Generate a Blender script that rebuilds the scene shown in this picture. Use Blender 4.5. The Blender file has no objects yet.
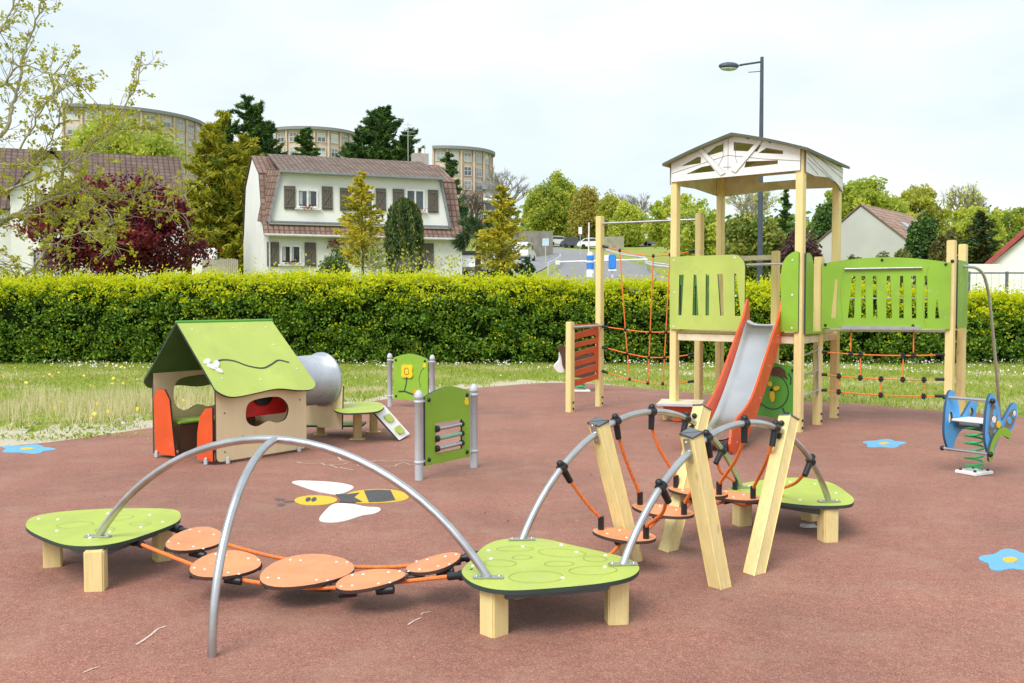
import bpy, bmesh, math, random
import numpy as np
from mathutils import Vector, Matrix
random.seed(7)
RNG = np.random.default_rng(7)
C = bpy.context.scene.collection
R = math.radians
PI = math.pi

# ------------------------------------------------------------------ camera model (used to read positions off as metres)
FPX, CH, TILT = 995.6, 1.6, R(2.39)
def ray(px, py):
    a = (px-512)/FPX; b = (341.5-py)/FPX
    return Vector((a, math.cos(TILT)+b*math.sin(TILT), -math.sin(TILT)+b*math.cos(TILT)))
def G(px, py, z=0.0):
    d = ray(px, py); s = (z-CH)/d.z
    return Vector((d.x*s, d.y*s, z))
def D(px, py, Y):
    d = ray(px, py); s = Y/d.y
    return Vector((d.x*s, Y, CH+d.z*s))
TH_Y = [-50, 27, 34, 50, 60, 117, 150, 200, 300, 700]
TH_Z = [0, 0, .9, 2.4, 2.9, 6.3, 9.6, 14, 17, 22]
def H(y): return float(np.interp(y, TH_Y, TH_Z))

# ------------------------------------------------------------------ materials
MATS = {}
def nodes_of(m):
    m.use_nodes = True
    return m.node_tree.nodes, m.node_tree.links
def mat(name, col, rough=.55, metal=0, var=.12, scale=6, bump=0, bscale=60, spec=.5, coat=0, stretch=None, col2=None, vscale=None, detail=4, fac=(.35,.65), dirt=0, knots=0):
    if name in MATS: return MATS[name]
    m = bpy.data.materials.new(name); N, L = nodes_of(m)
    b = N['Principled BSDF']
    b.inputs['Roughness'].default_value = rough; b.inputs['Metallic'].default_value = metal
    b.inputs['Specular IOR Level'].default_value = spec
    b.inputs['Coat Weight'].default_value = coat
    tc = N.new('ShaderNodeTexCoord'); mp = N.new('ShaderNodeMapping'); L.new(tc.outputs['Object'], mp.inputs[0])
    if stretch: mp.inputs['Scale'].default_value = stretch
    nz = N.new('ShaderNodeTexNoise'); nz.inputs['Scale'].default_value = scale; nz.inputs['Detail'].default_value = detail
    L.new(mp.outputs[0], nz.inputs['Vector'])
    cr = N.new('ShaderNodeValToRGB')
    c2 = col2 if col2 else [min(1, c*(1+var)) for c in col]
    c1 = col if col2 else [c*(1-var) for c in col]
    cr.color_ramp.elements[0].position = fac[0]; cr.color_ramp.elements[1].position = fac[1]
    cr.color_ramp.elements[0].color = (*c1, 1); cr.color_ramp.elements[1].color = (*c2, 1)
    L.new(nz.outputs['Fac'], cr.inputs[0]); last = cr.outputs[0]
    if dirt:
        for (sc, lo, hi, amt, colr) in ((3.2,.55,.75,dirt,(.20,.17,.12)), (38,.60,.72,dirt*.9,(.16,.13,.10)), (9,.63,.70,dirt*.8,(.62,.60,.55))):
            n3 = N.new('ShaderNodeTexNoise'); n3.inputs['Scale'].default_value = sc; n3.inputs['Detail'].default_value = 9; n3.inputs['Roughness'].default_value = .65; L.new(tc.outputs['Object'], n3.inputs['Vector'])
            mr = N.new('ShaderNodeMapRange'); mr.inputs[1].default_value = lo; mr.inputs[2].default_value = hi; mr.inputs[3].default_value = 0; mr.inputs[4].default_value = amt; L.new(n3.outputs['Fac'], mr.inputs[0])
            mx = N.new('ShaderNodeMix'); mx.data_type = 'RGBA'; L.new(mr.outputs[0], mx.inputs[0]); L.new(last, mx.inputs[6]); mx.inputs[7].default_value = (*colr, 1); last = mx.outputs[2]
        rr = N.new('ShaderNodeMapRange'); rr.inputs[1].default_value = .4; rr.inputs[2].default_value = .7; rr.inputs[3].default_value = rough-.08; rr.inputs[4].default_value = min(1, rough+.2); L.new(n3.outputs['Fac'], rr.inputs[0]); L.new(rr.outputs[0], b.inputs['Roughness'])
    if knots:
        vo = N.new('ShaderNodeTexVoronoi'); vo.inputs['Scale'].default_value = 3.2; mk = N.new('ShaderNodeMapping'); mk.inputs['Scale'].default_value = (2.2,2.2,.9); L.new(tc.outputs['Object'], mk.inputs[0]); L.new(mk.outputs[0], vo.inputs['Vector'])
        mr = N.new('ShaderNodeMapRange'); mr.inputs[1].default_value = .05; mr.inputs[2].default_value = .11; mr.inputs[3].default_value = knots; mr.inputs[4].default_value = 0; L.new(vo.outputs['Distance'], mr.inputs[0])
        mx = N.new('ShaderNodeMix'); mx.data_type = 'RGBA'; L.new(mr.outputs[0], mx.inputs[0]); L.new(last, mx.inputs[6]); mx.inputs[7].default_value = (.36,.22,.09,1); last = mx.outputs[2]
    L.new(last, b.inputs['Base Color'])
    if bump:
        n2 = N.new('ShaderNodeTexNoise'); n2.inputs['Scale'].default_value = bscale; n2.inputs['Detail'].default_value = 3
        L.new(mp.outputs[0], n2.inputs['Vector'])
        bp = N.new('ShaderNodeBump'); bp.inputs['Strength'].default_value = bump; bp.inputs['Distance'].default_value = .01
        L.new(n2.outputs['Fac'], bp.inputs['Height']); L.new(bp.outputs[0], b.inputs['Normal'])
    MATS[name] = m
    return m
def leafmat(name, stops, trans=.35, rough=.6):
    """colour varies from leaf to leaf"""
    if name in MATS: return MATS[name]
    m = bpy.data.materials.new(name); N, L = nodes_of(m)
    b = N['Principled BSDF']; out = N['Material Output']
    g = N.new('ShaderNodeNewGeometry'); cr = N.new('ShaderNodeValToRGB')
    els = cr.color_ramp.elements
    while len(els) < len(stops): els.new(.5)
    for i, c in enumerate(stops):
        els[i].position = i/(len(stops)-1); els[i].color = (*c, 1)
    L.new(g.outputs['Random Per Island'], cr.inputs[0])
    L.new(cr.outputs[0], b.inputs['Base Color']); b.inputs['Roughness'].default_value = rough
    b.inputs['Specular IOR Level'].default_value = .3
    t = N.new('ShaderNodeBsdfTranslucent'); L.new(cr.outputs[0], t.inputs['Color'])
    mx = N.new('ShaderNodeMixShader'); mx.inputs[0].default_value = trans
    L.new(b.outputs[0], mx.inputs[1]); L.new(t.outputs[0], mx.inputs[2]); L.new(mx.outputs[0], out.inputs['Surface'])
    MATS[name] = m
    return m

M_POST = mat('painted_wood', (.80,.655,.30), .6, var=.06, scale=3, stretch=(16,16,1), bump=.2, bscale=9, detail=8, dirt=.24, knots=.4)
M_EDGE = mat('dark_laminate_edge', (.03,.055,.045), .6)
M_DECK = mat('lime_laminate', (.42,.51,.085), .5, var=.08, scale=3, dirt=.30)
M_PANEL = mat('pale_lime_laminate', (.45,.55,.12), .5, var=.07, scale=2, dirt=.2)
M_GREEN = mat('green_laminate', (.25,.46,.035), .5, var=.08, scale=2, dirt=.2)
M_DGREEN = mat('deep_green_laminate', (.10,.36,.04), .5, var=.06, scale=2)
M_LINE = mat('engraved_line', (.24,.33,.07), .7)
M_PAD = mat('salmon_laminate', (.76,.29,.12), .5, var=.1, scale=5, dirt=.35)
M_PADE = mat('brown_laminate_edge', (.06,.035,.03), .6)
M_ORANGE = mat('orange_laminate', (.72,.088,.016), .42, var=.08, scale=3, dirt=.15)
M_ROPE = mat('orange_rope', (.86,.21,.045), .75, var=.2, scale=90, bump=.3, bscale=150)
M_BLACK = mat('black_plastic', (.012,.013,.017), .42)
M_STEEL = mat('galvanised_steel', (.52,.54,.56), .34, metal=.92, var=.1, scale=9, bump=.03)
M_SHEET = mat('stainless_sheet', (.74,.75,.77), .24, metal=.95, var=.05, scale=3)
M_GREYP = mat('grey_powder_coat', (.50,.54,.58), .45, metal=.05, var=.06, dirt=.15)
M_TUBE = mat('grey_plastic_tunnel', (.44,.48,.54), .35, metal=.35, var=.06, dirt=.05)
M_BOLT = mat('white_bolt_cap', (.75,.76,.76), .4)
M_CAP = mat('dark_grey_cap', (.13,.145,.16), .6)
M_WOODP = mat('pale_wood_laminate', (.84,.70,.44), .5, dirt=.15, var=.1, scale=2, stretch=(1,1,.12), detail=8)
M_RED = mat('red_laminate', (.70,.02,.02), .45)
M_BROWN = mat('brown_laminate', (.10,.05,.03), .5)
M_WHITE = mat('white_laminate', (.83,.83,.82), .5, var=.05, dirt=.14)
M_BLUE = mat('blue_laminate', (.10,.40,.80), .45, var=.07, dirt=.14)
M_YELLOW = mat('yellow_laminate', (.85,.60,.02), .45)
M_SPRING = mat('green_spring_paint', (.02,.42,.12), .35)
M_OLIVE = mat('olive_roof_laminate', (.22,.25,.10), .5, var=.1)
M_BEIGE = mat('beige_laminate', (.74,.66,.47), .55)
M_BARK = mat('bark', (.11,.085,.06), .9, var=.3, scale=20, bump=.4)
M_BARKG = mat('grey_bark', (.30,.27,.22), .9, var=.25, scale=20)

# ------------------------------------------------------------------ object bookkeeping
def tag(o, label=None, cat=None, group=None, kind=None):
    if label: o['label'] = label
    if cat: o['category'] = cat
    if group: o['group'] = group
    if kind: o['kind'] = kind
    return o
def thing(name, label, cat, loc=(0,0,0), group=None):
    o = bpy.data.objects.new(name, None); C.objects.link(o); o.location = loc
    o.empty_display_size = .2
    return tag(o, label, cat, group)
def wloc(o):
    v = Vector((0,0,0))
    while o is not None:
        v += o.location; o = o.parent
    return v

def cr_closed(pts, n=5):
    out = []; k = len(pts); P = [Vector(p) for p in pts]
    for i in range(k):
        p0, p1, p2, p3 = P[i-1], P[i], P[(i+1) % k], P[(i+2) % k]
        for j in range(n):
            t = j/n
            out.append(.5*((2*p1)+(p2-p0)*t+(2*p0-5*p1+4*p2-p3)*t*t+(3*p1-p0-3*p2+p3)*t**3))
    return out
def cr_open(pts, n=6):
    P = [Vector(p) for p in pts]; out = []
    for i in range(len(P)-1):
        p0 = P[i-1] if i else P[0]*2-P[1]
        p1, p2 = P[i], P[i+1]
        p3 = P[i+2] if i+2 < len(P) else P[-1]*2-P[-2]
        for j in range(n):
            t = j/n
            out.append(.5*((2*p1)+(p2-p0)*t+(2*p0-5*p1+4*p2-p3)*t*t+(3*p1-p0-3*p2+p3)*t**3))
    out.append(P[-1]); return out
def rrect(x0, y0, x1, y1, r=.05, n=5):
    """rounded rectangle; r may be four radii (bl, br, tr, tl)"""
    rs = r if isinstance(r, (list, tuple)) else (r,)*4
    out = []
    for (cx, cy, a0, q) in ((x0+rs[0], y0+rs[0], 180, rs[0]), (x1-rs[1], y0+rs[1], 270, rs[1]), (x1-rs[2], y1-rs[2], 0, rs[2]), (x0+rs[3], y1-rs[3], 90, rs[3])):
        for k in range(n+1):
            a = R(a0+90*k/n); out.append((cx+q*math.cos(a), cy+q*math.sin(a)))
    return out
def ell(cx, cy, rx, ry, n=20, rot=0):
    return [(cx+rx*math.cos(a)*math.cos(rot)-ry*math.sin(a)*math.sin(rot), cy+rx*math.cos(a)*math.sin(rot)+ry*math.sin(a)*math.cos(rot)) for a in [2*PI*i/n for i in range(n)]]

class MB:
    def __init__(s): s.v = []; s.f = []; s.m = []; s.sm = []; s.seg = []
    def mark(s): s.seg.append(len(s.f))
    def add(s, vs, fs, m=0, smooth=False):
        b = len(s.v); s.v += [tuple(v) for v in vs]
        for i, f in enumerate(fs):
            s.f.append([b+k for k in f]); s.m.append(m if not isinstance(m, list) else m[i]); s.sm.append(smooth)
        return s
    def bm(s, bm, m=0, smooth=False):
        bm.verts.index_update()
        return s.add([v.co.copy() for v in bm.verts], [[v.index for v in f.verts] for f in bm.faces], m, smooth)
    def box(s, c, size, ax=None, bev=.006, m=0):
        """box at centre c; ax = 3x3 matrix whose columns are the axes"""
        s.mark()
        bm = bmesh.new(); bmesh.ops.create_cube(bm, size=1)
        for v in bm.verts: v.co = Vector((v.co.x*size[0], v.co.y*size[1], v.co.z*size[2]))
        if bev > 0: bmesh.ops.bevel(bm, geom=list(bm.edges), offset=min(bev, min(size)*.3), segments=2, affect='EDGES')
        A = ax if ax is not None else Matrix.Identity(3)
        for v in bm.verts: v.co = A @ v.co + Vector(c)
        s.bm(bm, m); bm.free(); return s
    def beam(s, a, b, w, d, up=(0,0,1), bev=.006, m=0, yaw=None):
        """square beam from a to b"""
        a = Vector(a); b = Vector(b); z = (b-a).normalized()
        x = Vector((math.cos(yaw), math.sin(yaw), 0)) if yaw is not None else (Vector(up).cross(z) if abs(z.dot(Vector(up))) < .98 else Vector((1,0,0)))
        x = (x - z*x.dot(z)).normalized(); y = z.cross(x)
        A = Matrix((x, y, z)).transposed()
        return s.box((a+b)/2, (w, d, (b-a).length), A, bev, m)
    def tube(s, pts, r, n=10, m=0, caps=True):
        s.mark(); P = [Vector(p) for p in pts]; k = len(P)
        rr = r if isinstance(r, (list, tuple)) else [r]*k
        vs = []; fs = []; nx = None
        for i in range(k):
            t = (P[min(i+1,k-1)]-P[max(i-1,0)]).normalized()
            if nx is None: nx = t.orthogonal().normalized()
            nx = (nx - t*nx.dot(t)).normalized(); ny = t.cross(nx)
            for j in range(n):
                a = 2*PI*j/n; vs.append(P[i]+(nx*math.cos(a)+ny*math.sin(a))*rr[i])
        for i in range(k-1):
            for j in range(n):
                fs.append((i*n+j, i*n+(j+1) % n, (i+1)*n+(j+1) % n, (i+1)*n+j))
        s.add(vs, fs, m, True)
        if caps: s.add(vs[:n], [list(range(n))[::-1]], m); s.add(vs[-n:], [list(range(n))], m)
        return s
    def ball(s, c, r, m=0, sc=(1,1,1), n=10):
        s.mark(); bm = bmesh.new(); bmesh.ops.create_uvsphere(bm, u_segments=n, v_segments=max(5, n*2//3), radius=r)
        for v in bm.verts: v.co = Vector((v.co.x*sc[0], v.co.y*sc[1], v.co.z*sc[2]))+Vector(c)
        s.bm(bm, m, True); bm.free(); return s
    def lathe(s, c, prof, n=16, m=0, axis=(0,0,1)):
        s.mark(); z = Vector(axis).normalized(); x = z.orthogonal().normalized(); y = z.cross(x); vs = []; fs = []
        for (r, h) in prof:
            for j in range(n):
                a = 2*PI*j/n; vs.append(Vector(c)+z*h+(x*math.cos(a)+y*math.sin(a))*r)
        for i in range(len(prof)-1):
            for j in range(n): fs.append((i*n+j, i*n+(j+1) % n, (i+1)*n+(j+1) % n, (i+1)*n+j))
        s.add(vs, fs, m, True); s.add(vs[:n], [list(range(n))[::-1]], m); s.add(vs[-n:], [list(range(n))], m)
        return s
    def plate(s, o, u, v, outer, holes=(), th=.02, mf=0, ms=None, mb_=None, off=0):
        """flat board with holes in the plane (o,u,v), th thick, centred"""
        s.mark()
        o = Vector(o); u = Vector(u).normalized(); v = Vector(v).normalized(); n = u.cross(v).normalized()
        ms = mf if ms is None else ms; mb_ = mf if mb_ is None else mb_
        bm = bmesh.new(); loops = []
        for lp in [outer]+list(holes):
            vs = [bm.verts.new((p[0], p[1], 0)) for p in lp]; loops.append([len(loops), vs])
            for i in range(len(vs)): bm.edges.new((vs[i], vs[(i+1) % len(vs)]))
        bmesh.ops.triangle_fill(bm, edges=list(bm.edges), use_beauty=True, use_dissolve=False, normal=(0,0,1))
        bm.verts.index_update()
        tri = []
        for f in bm.faces:
            ids = [q.index for q in f.verts]
            a, b, c = [f.verts[k].co for k in range(3)]
            if (b-a).cross(c-a).z < 0: ids = ids[::-1]
            tri.append(ids)
        co = [q.co.copy() for q in bm.verts]
        W = lambda q, h: o+u*q.x+v*q.y+n*(h+off)
        s.add([W(q, th/2) for q in co], tri, mf)
        s.add([W(q, -th/2) for q in co], [t[::-1] for t in tri], mb_)
        for _, vs in loops:
            ids = [q.index for q in vs]; k = len(ids)
            ar = sum(co[ids[i]].x*co[ids[(i+1) % k]].y-co[ids[(i+1) % k]].x*co[ids[i]].y for i in range(k))
            top = [W(co[i], th/2) for i in ids]; bot = [W(co[i], -th/2) for i in ids]
            ccw = (ar > 0) == (_ == 0)
            fs = [(i, i+k, (i+1) % k+k, (i+1) % k) if ccw else (i, (i+1) % k, (i+1) % k+k, i+k) for i in range(k)]
            s.add(top+bot, fs, ms)
        bm.free(); return s
    def strip(s, pts, w, up=(0,0,1), m=0, h=.002):
        """thin raised line along pts lying on a face with normal up"""
        s.mark(); P = [Vector(p) for p in pts]; up = Vector(up).normalized(); vs = []; fs = []; k = len(P)
        for i in range(k):
            t = (P[min(i+1,k-1)]-P[max(i-1,0)]).normalized(); q = up.cross(t).normalized()*w/2
            vs += [P[i]-q+up*h, P[i]+q+up*h]
        for i in range(k-1): fs.append((2*i, 2*i+2, 2*i+3, 2*i+1))
        return s.add(vs, fs, m)
    def build(s, name, mats, parent=None):
        me = bpy.data.meshes.new(name)
        off = wloc(parent) if parent is not None else Vector((0,0,0))
        a = np.array(s.v, dtype=float)-np.array(off)
        me.from_pydata(a.tolist(), [], s.f)
        for m in (mats if isinstance(mats, (list, tuple)) else [mats]): me.materials.append(m)
        me.polygons.foreach_set('material_index', s.m); me.polygons.foreach_set('use_smooth', s.sm)
        me.update()
        o = bpy.data.objects.new(name, me); C.objects.link(o)
        if parent is not None: o.parent = parent
        return o

def _each(s, name, mats, parent=None, k=1):
    """one object per piece; a piece is k primitives (or k[i] of them)"""
    ks = k if isinstance(k, (list, tuple)) else [k]*(-(-len(s.seg)//k)); i = 0; out = []
    for kk in ks:
        a = s.seg[i]; j = i+kk; e = s.seg[j] if j < len(s.seg) else len(s.f); i = j
        q = MB(); ids = {}
        for n in range(a, e):
            f = []
            for x in s.f[n]:
                if x not in ids: ids[x] = len(q.v); q.v.append(s.v[x])
                f.append(ids[x])
            q.f.append(f); q.m.append(s.m[n]); q.sm.append(s.sm[n])
        if q.f: out.append(q.build(name, mats, parent))
    return out
MB.each = _each

def leaf_object(name, cen, size, mats, parent=None, midx=None, normals=None, aspect=.6, jit=.35, flat=0.0):
    """kite-shaped leaf faces at the points cen (N,3)"""
    N = len(cen); cen = np.asarray(cen, float)
    d = RNG.normal(size=(N,3)); 
    if normals is not None: d = normals+d*flat
    d /= np.linalg.norm(d, axis=1)[:,None]+1e-9
    r = RNG.normal(size=(N,3)); s = np.cross(d, r); s /= np.linalg.norm(s, axis=1)[:,None]+1e-9
    sz = (np.asarray(size)*(1+jit*RNG.uniform(-1,1,N)))[:,None]
    mid = cen+d*sz*.45
    V = np.stack([cen-d*sz*.5, mid-d*sz*.5+s*sz*aspect*.5, cen+d*sz*.5, mid-d*sz*.5-s*sz*aspect*.5], 1).reshape(-1,3)
    off = np.array(wloc(parent)) if parent is not None else 0
    V = V-off
    me = bpy.data.meshes.new(name)
    me.vertices.add(4*N); me.vertices.foreach_set('co', V.ravel())
    me.loops.add(4*N); me.loops.foreach_set('vertex_index', np.arange(4*N, dtype=np.int32))
    me.polygons.add(N); me.polygons.foreach_set('loop_start', np.arange(0, 4*N, 4, dtype=np.int32))
    for m in mats: me.materials.append(m)
    if midx is not None: me.polygons.foreach_set('material_index', np.asarray(midx, dtype=np.int32))
    me.update(calc_edges=True)
    o = bpy.data.objects.new(name, me); C.objects.link(o)
    if parent is not None: o.parent = parent
    return o
def copy_tree(o, parent=None):
    c = o.copy(); C.objects.link(c)
    if parent is not None: c.parent = parent
    for ch in list(o.children): copy_tree(ch, c)
    return c
def inside(poly, x, y):
    r = np.zeros(len(x), bool); k = len(poly)
    for i in range(k):
        x1, y1 = poly[i]; x2, y2 = poly[(i+1) % k]
        c = ((y1 > y) != (y2 > y)) & (x < (x2-x1)*(y-y1)/((y2-y1) or 1e-9)+x1)
        r ^= c
    return r
def arc3(a, b, sag, n=28):
    """circular arch standing in the vertical plane through a and b"""
    a = Vector(a); b = Vector(b); L = (b-a).length; Rr = (L*L/4+sag*sag)/(2*sag); th = math.asin(min(1, L/2/Rr))
    if sag > Rr: th = PI-th
    out = []
    for i in range(n+1):
        p = -th+2*th*i/n
        out.append((a+b)/2+(b-a).normalized()*Rr*math.sin(p)+Vector((0,0,1))*(sag-Rr+Rr*math.cos(p)))
    return out
# ================================================================== FOREGROUND PLAY EQUIPMENT
ZD = .25
def platform(label, outline, legs, legyaw, lines, bolts, plates):
    pts = cr_closed([G(x, y, ZD) for x, y in outline], 5)
    c = sum(pts, Vector())/len(pts)
    t = thing('stepping_platform', label, 'play platform', (c.x, c.y, 0), 'low green platforms of the climbing trail')
    b = MB(); b.plate((0,0,ZD-.011), (1,0,0), (0,1,0), [(p.x, p.y) for p in pts[::-1]], th=.022, mf=0, ms=1, mb_=1)
    deck = b.build('deck', [M_DECK, M_EDGE], t)
    e = MB()
    for (cx, cy, rx, ry, rot) in lines:
        cc = G(cx, cy, ZD); P = [Vector((x, y, ZD)) for x, y in ell(cc.x, cc.y, rx, ry, 26, rot)]
        P = [cc+(p-cc)*.84*(1+.06*math.sin(2*i*2*PI/26+cx)) for i, p in enumerate(P)]
        e.strip(P+[P[0]], .003, h=.0025)
    if lines: e.each('engraving', M_LINE, deck)
    e = MB()
    for (x, y) in bolts: e.lathe(G(x, y, ZD), [(.011,0),(.010,.004),(.004,.006)], 10)
    e.each('bolt_cap', M_BOLT, deck)
    fr = MB()
    P = [Vector((G(x, y).x, G(x, y).y, ZD-.05)) for x, y in legs]
    for i in range(3):
        a, q = P[i], P[(i+1) % 3]; d = (q-a).normalized()*.05
        fr.beam(a+d, q-d, .045, .05)
    fr.build('frame', M_CAP, t)
    for (x, y), yw in zip(legs, legyaw):
        g = G(x, y); l = MB(); l.beam(g+Vector((0,.03,-.02)), (g.x, g.y+.03, ZD-.022), .104, .104, yaw=yw, bev=.008); l.build('leg', M_POST, t)
    return t, c
left_pf, cL = platform('green rounded platform on three yellow wooden legs left of the orange pad bridge',
    [(26,524.6),(32.7,517),(59.4,511.8),(104,508.8),(148.6,508.2),(175,509.7),(180.7,515.7),(175.3,523),(148.6,533.5),(118.9,542.4),(92,546),(65.4,544.8),(44.6,538),(29.7,530.5)],
    [(51,567),(94,591),(161,561)], [.35,.15,.6], [(75,525,.12,.1,0),(120,518,.1,.08,1),(140,524,.07,.06,0),(105,530,.08,.06,2)],
    [(39,519),(58,519.5),(57,531),(110,532),(141,527),(150,515),(163,522),(108,513.5),(90,538)], None)
front_pf, cF = platform('large green triangular platform nearest the camera, engraved with leaf shapes',
    [(461.8,571),(470.5,560.4),(481,549),(495,541),(518,538),(544.4,539),(574,545.5),(609.4,553.4),(628.7,558.7),(638.4,565.7),(637.5,572),(627,578),(600.6,583.3),(556.7,587.7),(512.7,590.3),(486.4,587.7),(468.8,580.6)],
    [(494,636),(617,624),(519,598)], [.75,.12,.5], [(536,577,.15,.13,.2),(500,563.5,.10,.08,0),(559,564,.09,.06,0),(593,570.5,.14,.10,.3),(562,553,.15,.10,-.2),(522,557.5,.06,.05,0),(595,559,.07,.07,1),(515,549,.12,.06,0)],
    [(488.6,550.6),(491,558.8),(523,546.7),(561.5,545),(576.7,552),(605.5,555.5),(605,567),(562.7,578),(501,576.6),(473,566)], None)
far_pf, cR = platform('green rounded platform at the far end of the hanging orange steps, beyond the leaning posts',
    [(727.6,491),(736.6,484.7),(768.8,479.2),(801,477.6),(830,482.4),(849.4,494.3),(853.9,500.8),(846,505),(813.9,505.6),(781.7,502.4),(746,497.5)],
    [(829,542),(743,526),(812,521)], [.2,.4,.5], [], [(750,486),(790,482),(815,484),(836,493),(800,500),(770,497)], None)

def footplate(mb, p, d):
    d = Vector(d); d.z = 0; d.normalize()
    mb.box(Vector((p.x, p.y, p.z+.006)), (.15,.045,.008), Matrix((d, Vector((-d.y,d.x,0)), Vector((0,0,1)))).transposed(), .003)
    for s in (-1,1): mb.lathe(Vector((p.x,p.y,p.z+.008))+d*.055*s, [(.008,0),(.007,.007),(.002,.009)], 8)
# big arch handrail
fa = G(98,537,ZD); fb = G(488,578,ZD)
arch = thing('arch_handrail', 'tall galvanised steel arch on three legs over the orange pad bridge', 'handrail', ((fa+fb)/2).to_tuple()[:2]+(0,))
P = arc3(fa, fb, .618)
b = MB(); b.tube(P, .0215, 14); b.build('arch_tube', M_STEEL, arch)
ap = P[len(P)//2]; gb = G(212,657); b = MB(); Q = []
for i in range(17):
    a = PI/2*i/16; Q.append(Vector((gb.x+(ap.x-gb.x)*(1-math.sin(a))*1.0, gb.y+(ap.y-gb.y)*(1-math.sin(a)), ap.z*math.cos(a)-.01)))
Q = [Vector((ap.x+(gb.x-ap.x)*math.sin(i*PI/32), ap.y+(gb.y-ap.y)*math.sin(i*PI/32), (ap.z+.01)*math.cos(i*PI/32)-.01)) for i in range(17)]
b.tube(Q, .0205, 14); b.build('support_tube', M_STEEL, arch)
b = MB(); footplate(b, fa, (1,-.1,0)); footplate(b, fb, (1,0,0)); b.each('foot_plate', M_STEEL, arch, 3)

# pad bridge
ropeF = cr_open([G(*p) for p in [(133,541,.215),(170,556,.175),(210,571,.135),(248,581,.11),(308,588,.10),(360,586,.11),(399,582,.135),(463,575,.215)]], 6)
ropeB = cr_open([G(*p) for p in [(178,529,.215),(232,546,.165),(275,557,.13),(320,564,.115),(357,567,.125),(407,566,.16),(469,557,.215)]], 6)
pb = thing('pad_bridge', 'sagging bridge of five salmon coloured pads on two orange ropes between the green platforms', 'rope bridge', (G(300,576).x, G(300,576).y, 0))
for rp in (ropeF, ropeB):
    b = MB(); b.tube(rp, .011, 8); rr = b.build('rope', M_ROPE, pb)
for rp in (ropeF, ropeB):
    for e, s in ((rp[0], rp[2]), (rp[-1], rp[-3])):
        d = (s-e).normalized(); b = MB(); b.tube([e-d*.06, e+d*.0, e+d*.02], .027, 10); b.tube([e+d*.02, e+d*.085], .02, 10); b.build('rope_clamp', M_BLACK, pb)
for (x, y, w, h, z, ty) in [(196.5,540.5,49,22,.20,9),(227,565.5,67,26,.155,5),(308.5,571.5,94,34,.135,0),(371,580.5,73,22,.15,-7),(433,564.5,58,19,.20,-12)]:
    c = G(x, y, z); a = (G(x+w/2, y, z)-G(x-w/2, y, z)).length/2*.96; d = min(.29, (G(x, y-h/2, z)-G(x, y+h/2, z)).length/2*.83)
    u = Vector((math.cos(R(ty)), 0, -math.sin(R(ty)))); u.rotate(Matrix.Rotation(R(-9), 3, 'Z')); v = Vector((.16,1,.04)).normalized(); v = (v-u*v.dot(u)).normalized()
    o2 = []
    for i in range(30):
        q = 2*PI*i/30; o2.append((a*math.cos(q)*(1+.05*math.sin(q)), d*math.sin(q)*(1-.22*math.cos(q)*(1 if x < 400 else -1))))
    b = MB(); b.plate(c, u, v, o2, th=.018, mf=0, ms=1, mb_=1); pad = b.build('pad', [M_PAD, M_PADE], pb)
    b = MB(); nn = u.cross(v)
    for i in range(4):
        for s in (-.03,.03): b.lathe(c+u*(a*.55*(1 if i % 2 else -1)+s)+v*d*.55*(1 if i > 1 else -1)+nn*.009, [(.008,0),(.007,.003),(.002,.005)], 8, axis=nn)
    b.each('bolt_cap', M_BOLT, pad)
    b = MB()
    for i in range(4): 
        q = c+u*a*.55*(1 if i % 2 else -1)+v*d*.55*(1 if i > 1 else -1)-nn*.028
        b.tube([q-u*.045, q+u*.045], .022, 10)
    b.each('rope_holder', M_BLACK, pad)

# hanging steps bridge
back0, back1 = G(522,540,ZD), G(741,488,ZD)
frnt0, frnt1 = G(623,565,ZD), G(829,502,ZD)
hb = thing('hanging_step_bridge', 'bridge of five orange hanging steps under twin steel arches held by four leaning yellow posts', 'climbing bridge', (1.1, 6.1, 0))
AB = arc3(back0, back1, .635, 40); AF = arc3(frnt0, frnt1, .625, 40)
for A_ in (AB, AF):
    b = MB(); b.tube(A_, .0205, 14); footplate(b, A_[0], (1,.1,0)); footplate(b, A_[-1], (1,.1,0)); b.build('arch_rail', M_STEEL, hb)
def at(A_, t):
    f = t*(len(A_)-1); i = min(int(f), len(A_)-2); return A_[i].lerp(A_[i+1], f-i)
def onarc(A_, px):
    best = None
    for i in range(401):
        p = at(A_, i/400); d = p.y*math.cos(TILT)-(p.z-CH)*math.sin(TILT); x = 512+p.x/d*FPX
        if best is None or abs(x-px) < best[0]: best = (abs(x-px), p, i/400)
    return best[1], best[2]
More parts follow.
